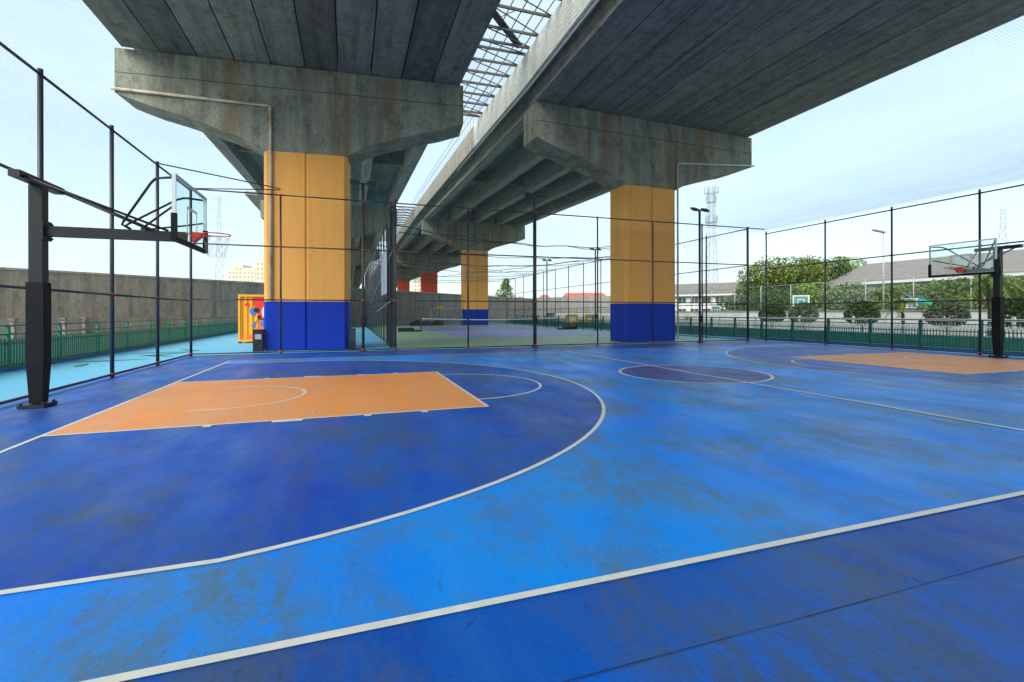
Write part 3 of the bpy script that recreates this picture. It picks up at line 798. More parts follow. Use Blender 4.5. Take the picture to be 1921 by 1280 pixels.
# ================================================================= THINGS BEHIND THE LEFT PIER
t = thing('shipping_container', 'yellow corrugated container with a painted mural, half hidden left of the nearest pier', 'container', (-.7, 26.2, 0))
q = MB(); w0 = -1.95
pts = []
x = w0 + .08
while x < .42:
    pts += [(x, 26.25), (x + .09, 26.25), (x + .13, 26.31), (x + .20, 26.31)]; x += .25
for (xa, ya), (xb, yb) in zip(pts, pts[1:]): q.face([(xa, ya, .16), (xb, yb, .16), (xb, yb, 2.46), (xa, ya, 2.46)])
q.box(-1.92, .46, 26.35, 32.2, .14, 2.52)
q.build('wall_panel', M['yellow'], t)
q = MB(); q.box(w0, w0 + .1, 26.18, 26.3, .05, 2.56); q.box(.42, .52, 26.18, 26.3, .05, 2.56); q.box(w0 + .1, .42, 26.18, 26.3, 2.44, 2.56); q.box(w0 + .1, .42, 26.18, 26.3, .05, .16); q.build('corner_frame', M['yellow'], t)
q = MB()
for xx in (w0, .36): q.box(xx - .004, xx + .17, 26.17, 26.33, -.03, .049)
q.build('foot_casting', M['black'], t)
def disc(cx, cz, rx, rz_, y, n=20): return [(cx + rx * math.cos(2 * math.pi * k / n), y, cz + rz_ * math.sin(2 * math.pi * k / n)) for k in range(n)]
q = MB(); yy = 26.235
q.face([(-1.2, yy, 2.44), (.3, yy, 2.44), (.3, yy, 1.2), (-.95, yy, 1.25), (-1.1, yy, 1.75), (-1.25, yy, 2.1)], 0)
q.face([(-1.65, yy, .17), (.4, yy, .17), (.4, yy, 1.19), (-.9, yy, 1.19), (-1.15, yy, .62)], 1)
q.face(disc(-1.25, 1.66, .17, .19, yy - .004), 2); q.face(disc(-1.08, 1.72, .15, .14, yy - .008), 3)
q.face(disc(-.52, 1.62, .32, .42, yy - .008), 4); q.face(disc(-.6, 1.55, .11, .15, yy - .012), 3); q.face(disc(-.55, .98, .35, .22, yy - .004), 2)
q.face(disc(-.3, 2.12, .14, .22, yy - .004), 4); q.face(disc(-.95, 1.35, .10, .10, yy - .004), 3)
q.face([(-1.35, yy - .004, .9), (-1.05, yy - .004, 1.22), (-1.2, yy - .004, .75)], 2); q.face([(-.9, yy - .004, .45), (-.7, yy - .004, .75), (-.5, yy - .004, .4)], 2); q.face([(-1.7, yy - .004, 2.0), (-1.45, yy - .004, 2.2), (-1.5, yy - .004, 1.9)], 0)
q.face([(-.95, yy - .005, 1.24), (-.2, yy - .005, 1.30), (-.2, yy - .005, 1.24), (-.9, yy - .005, 1.18)], 3)
q.build('mural_patches', [M['murred'], M['murorange'], M['murblue'], M['black'], M['white']], t)
def cabinet(label, x0, x1, y, h, split):
    t = thing('litter_bin', label, 'bin', ((x0 + x1) / 2, y, 0), 0, 'bins beside the nearest pier')
    q = MB(); q.box(x0, x1, y - .17, y + .17, -.02, h - .06); q.build('body', M['black'] if not split else M['dgrey'], t)
    q = MB(); q.box(x0 - .01, x1 + .01, y - .18, y + .18, h - .06, h); q.build('lid', M['black'], t)
    if split:
        q = MB(); q.box(x0 - .006, x1 + .006, y - .176, y + .176, -.022, .33); q.build('lower_shell', M['black'], t)
    else:
        q = MB(); q.box(x0 + .08, x1 - .05, y - .178, y - .17, h * .54, h * .78); q.build('notice_plate', M['screen'], t)
cabinet('black box bin with a pale notice plate against the left side of the nearest pier', -.13, .24, 19.75, .88, False)
cabinet('grey and black box bin against the right side of the nearest pier', 3.66, 3.9, 19.6, .88, True)

# tennis net and courtside things
t = thing('tennis_net', 'tennis net with white band and two weighted posts across the far court', 'tennis net', (15.9, 38.9, 0))
q = MB(); n_ = 20
zn = lambda i: .0 + 1.07 - .12 * math.sin(math.pi * i / n_)
for i in range(n_):
    xa = 9.55 + 12.7 * i / n_; xb = 9.55 + 12.7 * (i + 1) / n_
    q.face([(xa, 38.9, .03), (xb, 38.9, .03), (xb, 38.9, zn(i + 1) - .05), (xa, 38.9, zn(i) - .05)], uv=[(xa, 0), (xb, 0), (xb, 1), (xa, 1)])
q.build('net_mesh', M['tnet'], t)
q = MB(); q.tube([(9.55 + 12.7 * i / n_, 38.9, zn(i)) for i in range(n_ + 1)], .045, 6); q.build('net_band', M['white'], t)
for xx, s in ((9.45, -1), (22.35, 1)):
    q = MB(); q.tube([(xx, 38.9, -.02), (xx, 38.9, 1.15)], .05, 8); q.build('net_post', M['black'], t)
    q = MB(); q.box(min(xx, xx + 1.9 * s), max(xx, xx + 1.9 * s), 38.65, 39.15, -.02, .12); q.box(min(xx + .6 * s, xx + 1.9 * s), max(xx + .6 * s, xx + 1.9 * s), 38.6, 39.2, .12, .3); q.build('weighted_base', M['black'], t)
t = thing('goal_frame', 'small grey goal frame standing beyond the tennis net, left of the far orange pier', 'goal', (14.5, 62, 0))
q = MB()
g0, g1 = at(808, 0, 62), at(866, 0, 62)
for a in (g0, g1): q.tube([(a.x, a.y, 0), (a.x, a.y, 2.2)], .05, 6); q.tube([(a.x, a.y, 2.2), (a.x, a.y + .8, 2.1), (a.x, a.y + 1.4, 0)], .03, 6)
q.tube([(g0.x, g0.y, 2.2), (g1.x, g1.y, 2.2)], .05, 6); q.tube([(g0.x, g0.y + .8, 2.1), (g1.x, g1.y + .8, 2.1)], .03, 6)
q.tube([((g0.x + g1.x) / 2, (g0.y + g1.y) / 2 + 1.4, 0), ((g0.x + g1.x) / 2, (g0.y + g1.y) / 2 + .8, 2.1)], .03, 6); q.build('frame', M['greyrail'], t)
q = MB(); q.face([(g0.x, g0.y + 1.4, 0), (g1.x, g1.y + 1.4, 0), (g1.x, g1.y + .8, 2.1), (g0.x, g0.y + .8, 2.1)], uv=[(0, 0), (4, 0), (4, 2.2), (0, 2.2)]); q.build('goal_net', M['chain'], t)
q = MB(); random.seed(3)
c = at(800, 606, 61)
for k in range(9): q.blob((c.x - 1.6 + k * .42, c.y + random.uniform(-.2, .2), .12 + .1 * math.sin(k)), (.5, .5, .38 + .1 * math.sin(k * 2)), 10, 5, jit=.12)
tag(q.build('tarpaulin_heap', M['black']), 'low heap under a black cover lying beyond the tennis net, left of the goal frame', 'covered heap')
t = thing('hanging_sign', 'small yellow diamond sign on a thin stand left of the far orange pier', 'sign', (15, 63, 0))
c = at(826, 577, 63.5)
q = MB(); q.prism([(c.x - .45, c.z), (c.x, c.z - .42), (c.x + .45, c.z), (c.x + .3, c.z + .25), (c.x - .3, c.z + .25)], c.y, c.y + .05); q.build('plate', M['yellow'], t)
q = MB(); q.tube([(c.x, c.y + .08, -.1), (c.x, c.y + .08, c.z)], .03, 6); q.build('stand', M['greyrail'], t)

# ================================================================= LOW GREEN FENCES
def picket(label, X, y0, y1, h, step, gap, solid, group='low green picket fences', rails=(1.0, .82, .12)):
    t = thing('picket_fence', label, 'fence', (X, y0, 0), 0, group)
    y = y0
    while y < y1 - .01:
        q = MB(); q.box(X - .05, X + .05, y - .05, y + .05, -.05, h + .02); q.build('post', M['green'], t)
        q = MB(); yy = y + gap
        while yy < y + step - .03:
            q.box(X - .012, X + .012, yy - solid / 2, yy + solid / 2, .06, h * .68)
            q.face([(X, yy - solid / 2, h * .68), (X, yy + solid / 2, h * .68), (X, yy, h * .68 + .06)])
            yy += gap
        q.build('pickets', M['green'], t); y += step
    for zz in rails:
        q = MB(); q.beam((X, y0, h * zz), (X, y1, h * zz), .045, .04); q.build('rail', M['green'], t)
    return t
picket('low green picket fence along the left blue path, before the grey guard rail', -5.3, 4.5, 62, 1.22, 2.5, .125, .085, rails=(1.0, .80, .60, .1))
picket('low green picket fence just outside the right court fence, thin bars close together', 27.05, 3, 65, 1.22, 2.1, .115, .022, rails=(1.0, .86, .62, .1))
t = thing('barrier_wall', 'low teal barrier across the road beyond the right picket fence', 'barrier', (29.8, 0, 0))
for i in range(30):
    q = MB(); q.box(29.75, 29.9, -2 + i * 2.6, -2 + i * 2.6 + 2.57, -.06, .46); q.build('panel', M['teal'], t)
q = MB(); q.box(29.73, 29.92, -2, 76, .46, .5); q.build('top_strip', M['white'], t)
t = thing('white_picket_fence', 'pale picket fence standing behind the teal barrier on the right', 'fence', (31, 0, 0))
yy = 2
while yy < 60:
    q = MB()
    for k in range(24): q.box(30.98, 31.02, yy + k * .13, yy + k * .13 + .03, -.06, .98 + .05 * (k % 2))
    q.beam((31, yy, .75), (31, yy + 3.12, .75), .03); q.beam((31, yy, .25), (31, yy + 3.12, .25), .03)
    q.build('pickets', M['white'], t); yy += 3.12
t = thing('guard_rail', 'white double guard rail with posts in front of the clipped bushes on the right', 'guard rail', (35, 0, 0))
q = MB(); q.beam((35, -2, 1.12), (35, 70, 1.12), .09, .13); q.beam((35, -2, .75), (35, 70, .75), .06, .06); q.build('rail', M['white'], t)
for i in range(18):
    q = MB(); q.box(34.94, 35.06, i * 4 - .06, i * 4 + .06, -.06, 1.3); q.build('post', M['white'], t)
t = thing('guard_rail', 'grey guard rail with capped posts between the left picket fence and the old wall', 'guard rail', (-14, 0, 0))
q = MB()
for zz in (1.12, .92, .5): q.beam((-14, 4, zz), (-14, 75, zz), .06, .07)
q.build('rail', M['greyrail'], t)
for i in range(29):
    q = MB(); q.box(-14.1, -13.9, 4 + i * 2.5 - .1, 4 + i * 2.5 + .1, -.06, 1.22); q.box(-14.14, -13.86, 4 + i * 2.5 - .14, 4 + i * 2.5 + .14, 1.22, 1.3); q.build('post', M['wall'], t)

# ================================================================= OLD RETAINING WALL
t = thing('retaining_wall', 'long stained concrete wall behind the left fence, running away under the viaducts', 'wall', (-20, 30, 0))
def wallpt(x): 
    y = 500 + .0607 * x
    dd = (4.5 - CH) * F / (Y0 - y); p = at(x, y, dd); return p
xs = [-420, -250, -120, 0, 110, 210, 300, 380, 450, 520, 590, 650, 710, 765, 815, 860, 900, 940, 975, 1008]
th = Vector((.05, .35, 0))
for i, (a, b) in enumerate(zip(xs, xs[1:])):
    p, q_ = wallpt(a), wallpt(b); t1 = (q_ - p).normalized() * .012
    q = MB(); p0 = p + t1; q0 = q_ - t1
    q.hexa([(p0.x, p0.y, -.1), (q0.x, q0.y, -.1), (q0.x + .2, q0.y + .4, -.1), (p0.x + .2, p0.y + .4, -.1), (p0.x, p0.y, 4.38), (q0.x, q0.y, 4.38), (q0.x + .2, q0.y + .4, 4.38), (p0.x + .2, p0.y + .4, 4.38)])
    q.build('wall_panel', M['wall'], t)
    q = MB(); s = .06
    q.hexa([(p0.x, p0.y - s, 4.38), (q0.x, q0.y - s, 4.38), (q0.x + .2, q0.y + .46, 4.38), (p0.x + .2, p0.y + .46, 4.38), (p0.x, p0.y - s, 4.52), (q0.x, q0.y - s, 4.52), (q0.x + .2, q0.y + .46, 4.52), (p0.x + .2, p0.y + .46, 4.52)])
    q.build('coping', M['wallcap'], t)
    q = MB(); q.hexa([(p0.x - .0, p0.y - .35, -.1), (q0.x, q0.y - .35, -.1), (q0.x, q0.y, -.1), (p0.x, p0.y, -.1), (p0.x, p0.y - .3, 1.25), (q0.x, q0.y - .3, 1.25), (q0.x, q0.y, 1.25), (p0.x, p0.y, 1.25)])
    q.build('plinth', M['wall'], t)

# ================================================================= BUILDINGS
def gable(name, label, cat, p0, p1, depth, eave, ridge, roof, wall, wins, hip=0, group=None, floors=((1.0, 2.2), (4.0, 5.2))):
    """front wall from p0 to p1 (ground points), depth away from the camera side"""
    p0 = Vector((p0[0], p0[1], 0)); p1 = Vector((p1[0], p1[1], 0))
    u = (p1 - p0).normalized(); l = (p1 - p0).length; v = Vector((-u.y, u.x, 0))
    if v.dot((p0 + p1) / 2 - Vector((CX, CY, 0))) < 0: v = -v
    t = thing(name, label, cat, tuple(p0), 0, group)
    def W(a, b, z): q = p0 + u * a + v * b; return (q.x, q.y, z)
    q = MB(); q.hexa([W(0, 0, -.1), W(l, 0, -.1), W(l, depth, -.1), W(0, depth, -.1), W(0, 0, eave), W(l, 0, eave), W(l, depth, eave), W(0, depth, eave)])
    if not hip:
        for a in (0.0, l): q.face([W(a, 0, eave), W(a, depth, eave), W(a, depth / 2, ridge - .1)])
    q.build('wall', M[wall], t)
    q = MB(); o = .6; e = eave - .12
    q.face([W(-o, -o, e), W(l + o, -o, e), W(l + o - hip, depth / 2, ridge), W(-o + hip, depth / 2, ridge)])
    q.face([W(l + o, depth + o, e), W(-o, depth + o, e), W(-o + hip, depth / 2, ridge), W(l + o - hip, depth / 2, ridge)])
    if hip:
        q.face([W(-o, depth + o, e), W(-o, -o, e), W(-o + hip, depth / 2, ridge)]); q.face([W(l + o, -o, e), W(l + o, depth + o, e), W(l + o - hip, depth / 2, ridge)])
    q.face([W(-o, -o, e), W(-o, depth + o, e), W(l + o, depth + o, e), W(l + o, -o, e)])
    q.build('roof', M[roof], t)
    q = MB(); q.hexa([W(-o - .02, -o - .1, e - .25), W(l + o, -o - .1, e - .25), W(l + o, -o, e - .25), W(-o - .02, -o, e - .25), W(-o - .02, -o - .1, e + .02), W(l + o, -o - .1, e + .02), W(l + o, -o, e + .02), W(-o - .02, -o, e + .02)])
    q.build('fascia', M['white'], t)
    for k in range(wins):
        a = l * (k + .5) / wins
        for z0, z1 in floors:
            if z1 > eave - .2: continue
            q = MB(); q.hexa([W(a - .7, -.05, z0), W(a + .7, -.05, z0), W(a + .7, .02, z0), W(a - .7, .02, z0), W(a - .7, -.05, z1), W(a + .7, -.05, z1), W(a + .7, .02, z1), W(a - .7, .02, z1)])
            f = q.build('window', M['white'], t)
            q = MB(); q.face([W(a - .62, -.06, z0 + .08), W(a - .04, -.06, z0 + .08), W(a - .04, -.06, z1 - .08), W(a - .62, -.06, z1 - .08)])
            q.face([W(a + .04, -.06, z0 + .08), W(a + .62, -.06, z0 + .08), W(a + .62, -.06, z1 - .08), W(a + .04, -.06, z1 - .08)])
            q.build('pane', M['pane'], f)
    return t
a, b = at(1225, 600, 84), at(1440, 600, 74)
gable('house', 'long white two storey building with a brown roof left of the big trees', 'building', (a.x, a.y), (b.x, b.y), 9, 4.7, 6.7, 'tile', 'render', 9, floors=((.9, 2.3), (3.1, 4.2)))
# big grey hall parallel to the court sides
p = onX(1560, 530, 60)
gable('hall', 'large low hall with a wide grey tiled roof behind the right hoop', 'building', (60, -14), (60, 41), 15, 5.1, 7.85, 'tile', 'render', 12, hip=0, floors=((1.2, 2.8),))
# red roofed houses beyond the fence
for lab, x0, x1, dd, e_, r_, dp in (('small red roofed house beyond the wall, left one next to the conical tree', 962, 990, 150, 5.0, 6.9, 8), ('pale red roofed house beyond the grey sheet fence, middle one of three', 1006, 1040, 140, 4.7, 7.1, 9),
                                ('long red roofed house beyond the grey sheet fence, just left of the second pier', 1052, 1150, 125, 4.4, 7.0, 9)):
    a, b = at(x0, 0, dd), at(x1, 0, dd)
    gable('house', lab, 'house', (a.x, a.y), (b.x, b.y), dp, e_, r_, 'redtile', 'render', 3, hip=2.5, group='red roofed houses', floors=((1, 2.2), (3, 4)))
# tower blocks
def block(label, x0, x1, ytop, dd, steps):
    a, b = at(x0, 0, dd), at(x1, 0, dd)
    u = Vector((b.x - a.x, b.y - a.y, 0)); l = u.length; u.normalize(); v = Vector((-u.y, u.x, 0))
    if v.y < 0: v = -v
    t = thing('tower_block', label, 'apartment block', (a.x, a.y, 0), 0, 'distant apartment blocks')
    def W(p, q_, z): r_ = Vector((a.x, a.y, 0)) + u * p + v * q_; return (r_.x, r_.y, z)
    q = MB(); wn = MB()
    for (f0, f1, yt) in steps:
        h = at(x0, yt, dd).z; p0, p1 = f0 * l, f1 * l
        q.hexa([W(p0, 0, 0), W(p1, 0, 0), W(p1, 12, 0), W(p0, 12, 0), W(p0, 0, h), W(p1, 0, h), W(p1, 12, h), W(p0, 12, h)])
        z_ = 2
        while z_ < h - 2:
            c_ = p0 + .8
            while c_ < p1 - 1.2:
                wn.face([W(c_, -.06, z_), W(c_ + 1.3, -.06, z_), W(c_ + 1.3, -.06, z_ + 1.5), W(c_, -.06, z_ + 1.5)]); c_ += 2.6
            z_ += 3
    q.build('wall', M['cream'], t); wn.build('windows', M['hazepane'], t)
block('cream apartment block on the horizon above the wall, wider stepped one', 427, 478, 497, 330, [(0, .25, 502), (.25, .55, 497), (.55, 1, 503)])
block('cream apartment block on the horizon, taller one touching the nearest pier', 479, 512, 488, 300, [(0, 1, 488)])
block('pale apartment block glimpsed between the red clad piers', 775, 792, 520, 330, [(0, 1, 522)])
# grey sheet fence on the horizon, pale retaining wall on the right
t = thing('sheet_fence', 'grey corrugated sheet fence in front of the red roofed houses', 'fence', (60, 90, 0))
a, b = at(1004, 0, 96), at(1260, 0, 78)
for i in range(40):
    p, q_ = a.lerp(b, i / 40), a.lerp(b, (i + .97) / 40); q = MB(); q.hexa([(p.x, p.y, -.1), (q_.x, q_.y, -.1), (q_.x, q_.y + .1, -.1), (p.x, p.y + .1, -.1), (p.x, p.y, 4.6), (q_.x, q_.y, 4.6), (q_.x, q_.y + .1, 4.6), (p.x, p.y + .1, 4.6)])
    q.build('sheet', M['wallcap'] if i % 3 else M['greyrail'], t)
q = MB(); q.beam((a.x, a.y - .1, 2.2), (b.x, b.y - .1, 2.2), .08); q.build('rail', M['greyrail'], t)
t = thing('retaining_wall', 'pale low retaining wall behind the clipped bushes on the right', 'wall', (40, 0, 0))
for i in range(28):
    q = MB(); q.box(40, 40.3, -10 + i * 3.2, -10 + i * 3.2 + 3.18, -.1, 1.62); q.build('wall_panel', M['render'], t)
q = MB(); q.box(39.94, 40.36, -10, 79.6, 1.62, 1.72); q.build('coping', M['wallcap'], t)
mb = MB(); mb.rect(40.3, 120, -60, 140, 1.55); struct('raised_terrace', mb, M['earth'])

# ================================================================= PLANTS
def leaves(q, c, r, n, size, m=0, flat=.0):
    for _ in range(n):
        while True:
            p = Vector((random.uniform(-1, 1), random.uniform(-1, 1), random.uniform(-1, 1)))
            if .25 < p.length < 1: break
        p = p.normalized() * (p.length ** .45)
        o = Vector((c[0] + p.x * r[0], c[1] + p.y * r[1], c[2] + p.z * r[2]))
        a = Vector((random.gauss(0, 1), random.gauss(0, 1), random.gauss(0, .6))).normalized()
        b = a.cross(Vector((random.gauss(0, 1), random.gauss(0, 1), random.gauss(0, 1)))).normalized()
        s = size * random.uniform(.6, 1.3)
        q.face([o - a * s, o - b * s * .55, o + a * s, o + b * s * .55], m)
def tree(label, x, y, h, w, leafm, seed, z0=0, n=2600, size=.17, name='broadleaf_tree', crown_from=.25, group='trees on the right side'):
    random.seed(seed)
    t = thing(name, label, 'tree', (x, y, z0), 0, group)
    q = MB(); q.tube([(0, 0, -.3), (.05, .02, h * .25), (0, .1, h * .5), (.1, 0, h * .75)], .035 * h, 8, r1=.01 * h)
    cl = []
    for k in range(15):
        a = random.uniform(0, 6.28); rr = random.uniform(.15, .72) * w / 2; zz = random.uniform(crown_from + .15, .92) * h
        rr *= 1.15 - .6 * max(0, (zz / h - .55)) / .45
        cl.append((rr * math.cos(a), rr * math.sin(a), zz, random.uniform(.2, .36) * w / 2 + .1 * w / 2))
    for c in cl[:9]: q.tube([(0, 0, h * .3), (c[0] * .5, c[1] * .5, (h * .3 + c[2]) / 2), (c[0], c[1], c[2])], .012 * h, 5, r1=.003 * h)
    q.build('trunk', M['bark'], t, local=True)
    q = MB()
    for c in cl: leaves(q, c[:3], (c[3], c[3], c[3] * .8), n // 15, size)
    q.build('crown', M[leafm], t, local=True)
    return t
def T(label, px, dist, ytop, wpx, leafm, seed, z0=0, **k):
    p = at(px, ytop, dist); w = wpx / F * dist * 1.2
    return tree(label, p.x, p.y, p.z - z0, w, leafm, seed, z0, **k)
T('big rounded green tree, left flank of the tall cluster beside the white building', 1418, 62, 530, 90, 'leaf1', 1, 1.55, n=4500)
T('tall broad tree forming the left hump of the cluster above the green backboard', 1470, 60, 486, 130, 'leaf1', 2, 1.55, n=8200)
T('tall dark tree in the middle of the cluster above the green backboard', 1528, 64, 492, 105, 'leaf2', 3, 1.55, n=7200)
T('tall fresh green tree at the right of the cluster, rising behind the grey roof', 1585, 84, 484, 80, 'leaf3', 4, 1.55, n=4800)
T('low bushy tree under the left end of the cluster', 1395, 55, 565, 80, 'leaf4', 5, 1.55, n=4500)
for i, (px, dd, yt, wp, lm, lab) in enumerate(((1455, 50, 556, 90, 'leaf2', 'dark low tree left of the green backboard'), (1520, 52, 548, 90, 'leaf3', 'bright green low tree right of the green backboard'),
        (1580, 50, 545, 95, 'leaf4', 'grey green low tree below the corner of the grey roof'), (1630, 52, 552, 80, 'leaf4', 'grey green low tree just left of the street lamp pole'),
        (1690, 50, 548, 95, 'leaf1', 'green low tree just right of the street lamp pole'), (1745, 48, 540, 90, 'leaf4', 'grey green tree below the left end of the right backboard'),
        (1795, 46, 535, 95, 'leaf1', 'green tree right below the red rim'), (1840, 44, 530, 80, 'leaf2', 'dark tree left of the right hoop pole'),
        (1892, 40, 505, 90, 'leaf1', 'taller green tree just right of the right hoop pole'), (1945, 42, 512, 100, 'leaf2', 'dark tree at the right frame edge'),
        (1500, 75, 520, 130, 'leaf2', 'dark tree filling the back of the cluster'))):
    T(lab, px, dd, yt, wp * 1.15, lm, 20 + i, 1.55, n=4200, size=.15, crown_from=.02)
# conical tree beyond the tennis court
p = at(948, 524, 100); random.seed(5)
t = thing('conical_tree', 'single pale green conical tree above the wall, right of the far orange pier', 'tree', (p.x, p.y, 0))
q = MB(); q.tube([(0, 0, 0), (0, 0, p.z - .5)], .2, 6, r1=.03); q.build('trunk', M['bark'], t, local=True)
q = MB()
for k in range(12):
    zz = p.z * (.3 + .058 * k); w_ = 3.2 * (1 - k / 12.5) + .25; leaves(q, (random.uniform(-.3, .3), random.uniform(-.3, .3), zz), (w_, w_, .7), 160, .2)
q.build('crown', M['leaf3'], t, local=True)
# clipped bushes in front of the pale wall
for i, (px, lab) in enumerate(((1448, 'clipped round bush behind the white guard rail, first from the left'), (1506, 'clipped round bush behind the white guard rail, under the green backboard'),
        (1616, 'clipped round bush behind the white guard rail, left of the street lamp'), (1775, 'clipped round bush behind the white guard rail, left of the right hoop pole'), (1905, 'clipped round bush behind the white guard rail, at the right frame edge'))):
    p = onX(px, 600, 37.2); random.seed(40 + i)
    t = thing('round_bush', lab, 'bush', (p.x, p.y, 0), 0, 'clipped bushes behind the white rail')
    q = MB(); q.tube([(0, 0, -.1), (0, 0, .7)], .06, 6); q.build('stem', M['bark'], t, local=True)
    q = MB(); leaves(q, (0, 0, 1.35), (1.05, 1.05, .72), 2600, .08); leaves(q, (.1, 0, 1.85), (.75, .75, .5), 1200, .08); q.build('crown', M['leaf4' if i % 2 else 'leaf2'], t, local=True)
# small palm
def palm(label, px, X, h, sc_):
    p = onX(px, 600, X); random.seed(px)
    t = thing('palm_tree', label, 'palm tree', (p.x, p.y, 0), 0, 'small palms on the right')
    q = MB(); q.tube([(0, 0, -.1), (.03, 0, h * .5), (0, .04, h)], .11, 8, r1=.08); q.blob((0, 0, h), (.2, .2, .3), 8, 5, jit=.2); q.build('trunk', M['bark'], t, local=True)
    q = MB()
    for k in range(22):
        a = k * 2.4; up = random.uniform(.1, .9); pts = []
        for j in range(7):
            f_ = j / 6; rr = sc_ * f_ * 1.15; zz = h + sc_ * (up * f_ - 1.0 * f_ * f_ * (.7 + .3 * (1 - up)))
            pts.append(Vector((rr * math.cos(a), rr * math.sin(a), zz)))
        sd = Vector((-math.sin(a), math.cos(a), 0))
        for j in range(6):
            for s in (-1, 1):
                for m_ in (0, .5):
                    o = pts[j].lerp(pts[j + 1], m_); e_ = o + sd * s * sc_ * .3 * (1 - j / 9) + (pts[j + 1] - pts[j]) * 1.1 - Vector((0, 0, .05 * sc_))
                    q.face([o, o + (pts[j + 1] - pts[j]) * .35, e_])
    q.build('fronds', M['leaf3'], t, local=True)
palm('small palm with thick dark trunk before the pale wall, left of the teal slide', 1693, 37, 2.1, 1.3)
palm('small palm at the left end of the pale wall, low crown beside the mast', 1290, 40, .9, .9)
palm('dark palm in front of the pale wall, left of the right hoop pole', 1856, 35.8, 3.2, 1.4)
mb = MB(); random.seed(9)
for k in range(1500):
    y_ = random.uniform(4, 62); leaves(mb, (random.uniform(32.2, 34.2), y_, random.uniform(.05, .28)), (.22, .22, .15), 3, .07)
o = mb.build('ground_cover', M['flower']); o['kind'] = 'stuff'; o['label'] = 'low mixed planting between the pale picket fence and the white guard rail'; o['category'] = 'planting'
mb = MB()
for k in range(1100):
    leaves(mb, (random.uniform(-5.9, -5.5), random.uniform(5, 62), random.uniform(-.02, .1)), (.12, .12, .08), 3, .05)
o = mb.build('weeds', M['flower']); o['kind'] = 'stuff'; o['label'] = 'low weeds along the foot of the left green picket fence'; o['category'] = 'planting'

# ================================================================= FURNITURE BEYOND THE RIGHT FENCE
# school basketball stand
def far_hoop(label, px, dist, w, ytop, sgn):
    p = at(px, 600, dist); t = thing('basketball_stand', label, 'basketball hoop', (p.x, p.y, 1.55), math.atan2(CY - p.y, CX - p.x) + math.pi / 2 + sgn * .25, 'far basketball stands')
    z1 = at(px, ytop, dist).z - 1.55; h = w * .74; z0_ = z1 - h
    q = MB(); q.box(-w / 2, w / 2, -.03, .0, z0_, z1); bd = q.build('backboard', M['teal'], t, local=True)
    q = MB(); e = .13
    q.box(-w / 2, w / 2, -.05, -.031, z1 - e, z1); q.box(-w / 2, w / 2, -.05, -.031, z0_, z0_ + e); q.box(-w / 2, -w / 2 + e, -.05, -.031, z0_ + e, z1 - e); q.box(w / 2 - e, w / 2, -.05, -.031, z0_ + e, z1 - e)
    q.box(-.3, .3, -.05, -.031, z0_ + .62, z0_ + .7); q.box(-.3, .3, -.05, -.031, z0_ + .22, z0_ + .3); q.box(-.3, -.22, -.05, -.031, z0_ + .3, z0_ + .62); q.box(.22, .3, -.05, -.031, z0_ + .3, z0_ + .62)
    q.build('border_lines', M['white'], bd, local=True)
    q = MB(); q.tube([(.25 * math.cos(R(a)), -.32 + .25 * math.sin(R(a)), z0_ + .2) for a in range(0, 361, 30)], .02, 5, cap=False); q.build('rim', M['rim'], t, local=True)
    q = MB(); q.beam((0, 0, z0_ + .4), (0, 1.4, z0_ - .1), .14); q.beam((0, 0, z0_ + .1), (0, 1.4, z0_ - .5), .1); q.beam((0, 1.4, 0), (0, 1.4, z0_ + .1), .2); q.beam((0, 1.4, z0_ - .3), (0, 2.4, .2), .12); q.box(-.5, .5, .9, 2.6, 0, .25)
    q.build('stand', M['teal'], t, local=True)
far_hoop('green backboard with white border above the clipped bushes, left of the street lamp', 1502, 46, 1.45, 554, 1)
far_hoop('small white bordered backboard beside the teal slide', 1706, 43.5, 1.2, 560, -1)
far_hoop('teal basketball stand seen edge on in front of the white building', 1343, 52, 1.4, 574, -3.5)
# slide
p = at(1717, 0, 43.8); t = thing('playground_slide', 'teal playground slide standing between the trees right of the small palm', 'slide', (p.x, p.y, 1.55), -YAW)
q = MB()
pr = [(0, 1.02), (.4, 1.0), (1.1, .7), (1.9, .4), (2.35, .28)]
for (a, za), (b, zb) in zip(pr, pr[1:]):
    q.slope(0, 0, 0, 0, 0, 0, 0, 0) if False else None
    q.hexa([(a, -.35, za - .06), (b, -.35, zb - .06), (b, .35, zb - .06), (a, .35, za - .06), (a, -.35, za), (b, -.35, zb), (b, .35, zb), (a, .35, za)])
    for yy in (-.35, .3): q.hexa([(a, yy, za), (b, yy, zb), (b, yy + .05, zb), (a, yy + .05, za), (a, yy, za + .25), (b, yy, zb + .25), (b, yy + .05, zb + .25), (a, yy + .05, za + .25)])
M['slide'] = mat('teal plastic', (.02, .45, .34), .35)
q.build('chute', M['slide'], t, local=True)
q = MB(); q.box(-.9, 0, -.45, .45, .95, 1.02)
for a in (-.88, -.04):
    for b in (-.42, .42): q.tube([(a, b, 0), (a, b, 1.5)], .04, 6)
q.build('platform', M['murblue'], t, local=True)
# street lamp
p = at(1657, 0, 44); t = thing('street_lamp', 'tall pale street lamp with a flat head above the grey roof', 'street lamp', (p.x, p.y, 1.55), -YAW)
hz = at(1657, 436, 44).z - 1.55
q = MB(); q.tube([(0, 0, 0), (0, 0, hz)], .09, 8, r1=.05); q.build('pole', M['tower'], t, local=True)
q = MB(); q.hexa([(-.95, -.2, hz + .18), (.15, -.2, hz - .05), (.15, .25, hz - .05), (-.95, .25, hz + .18), (-.9, -.16, hz + .32), (.1, -.16, hz + .08), (.1, .2, hz + .08), (-.9, .2, hz + .32)]); q.build('lamp_head', M['greyrail'], t, local=True)
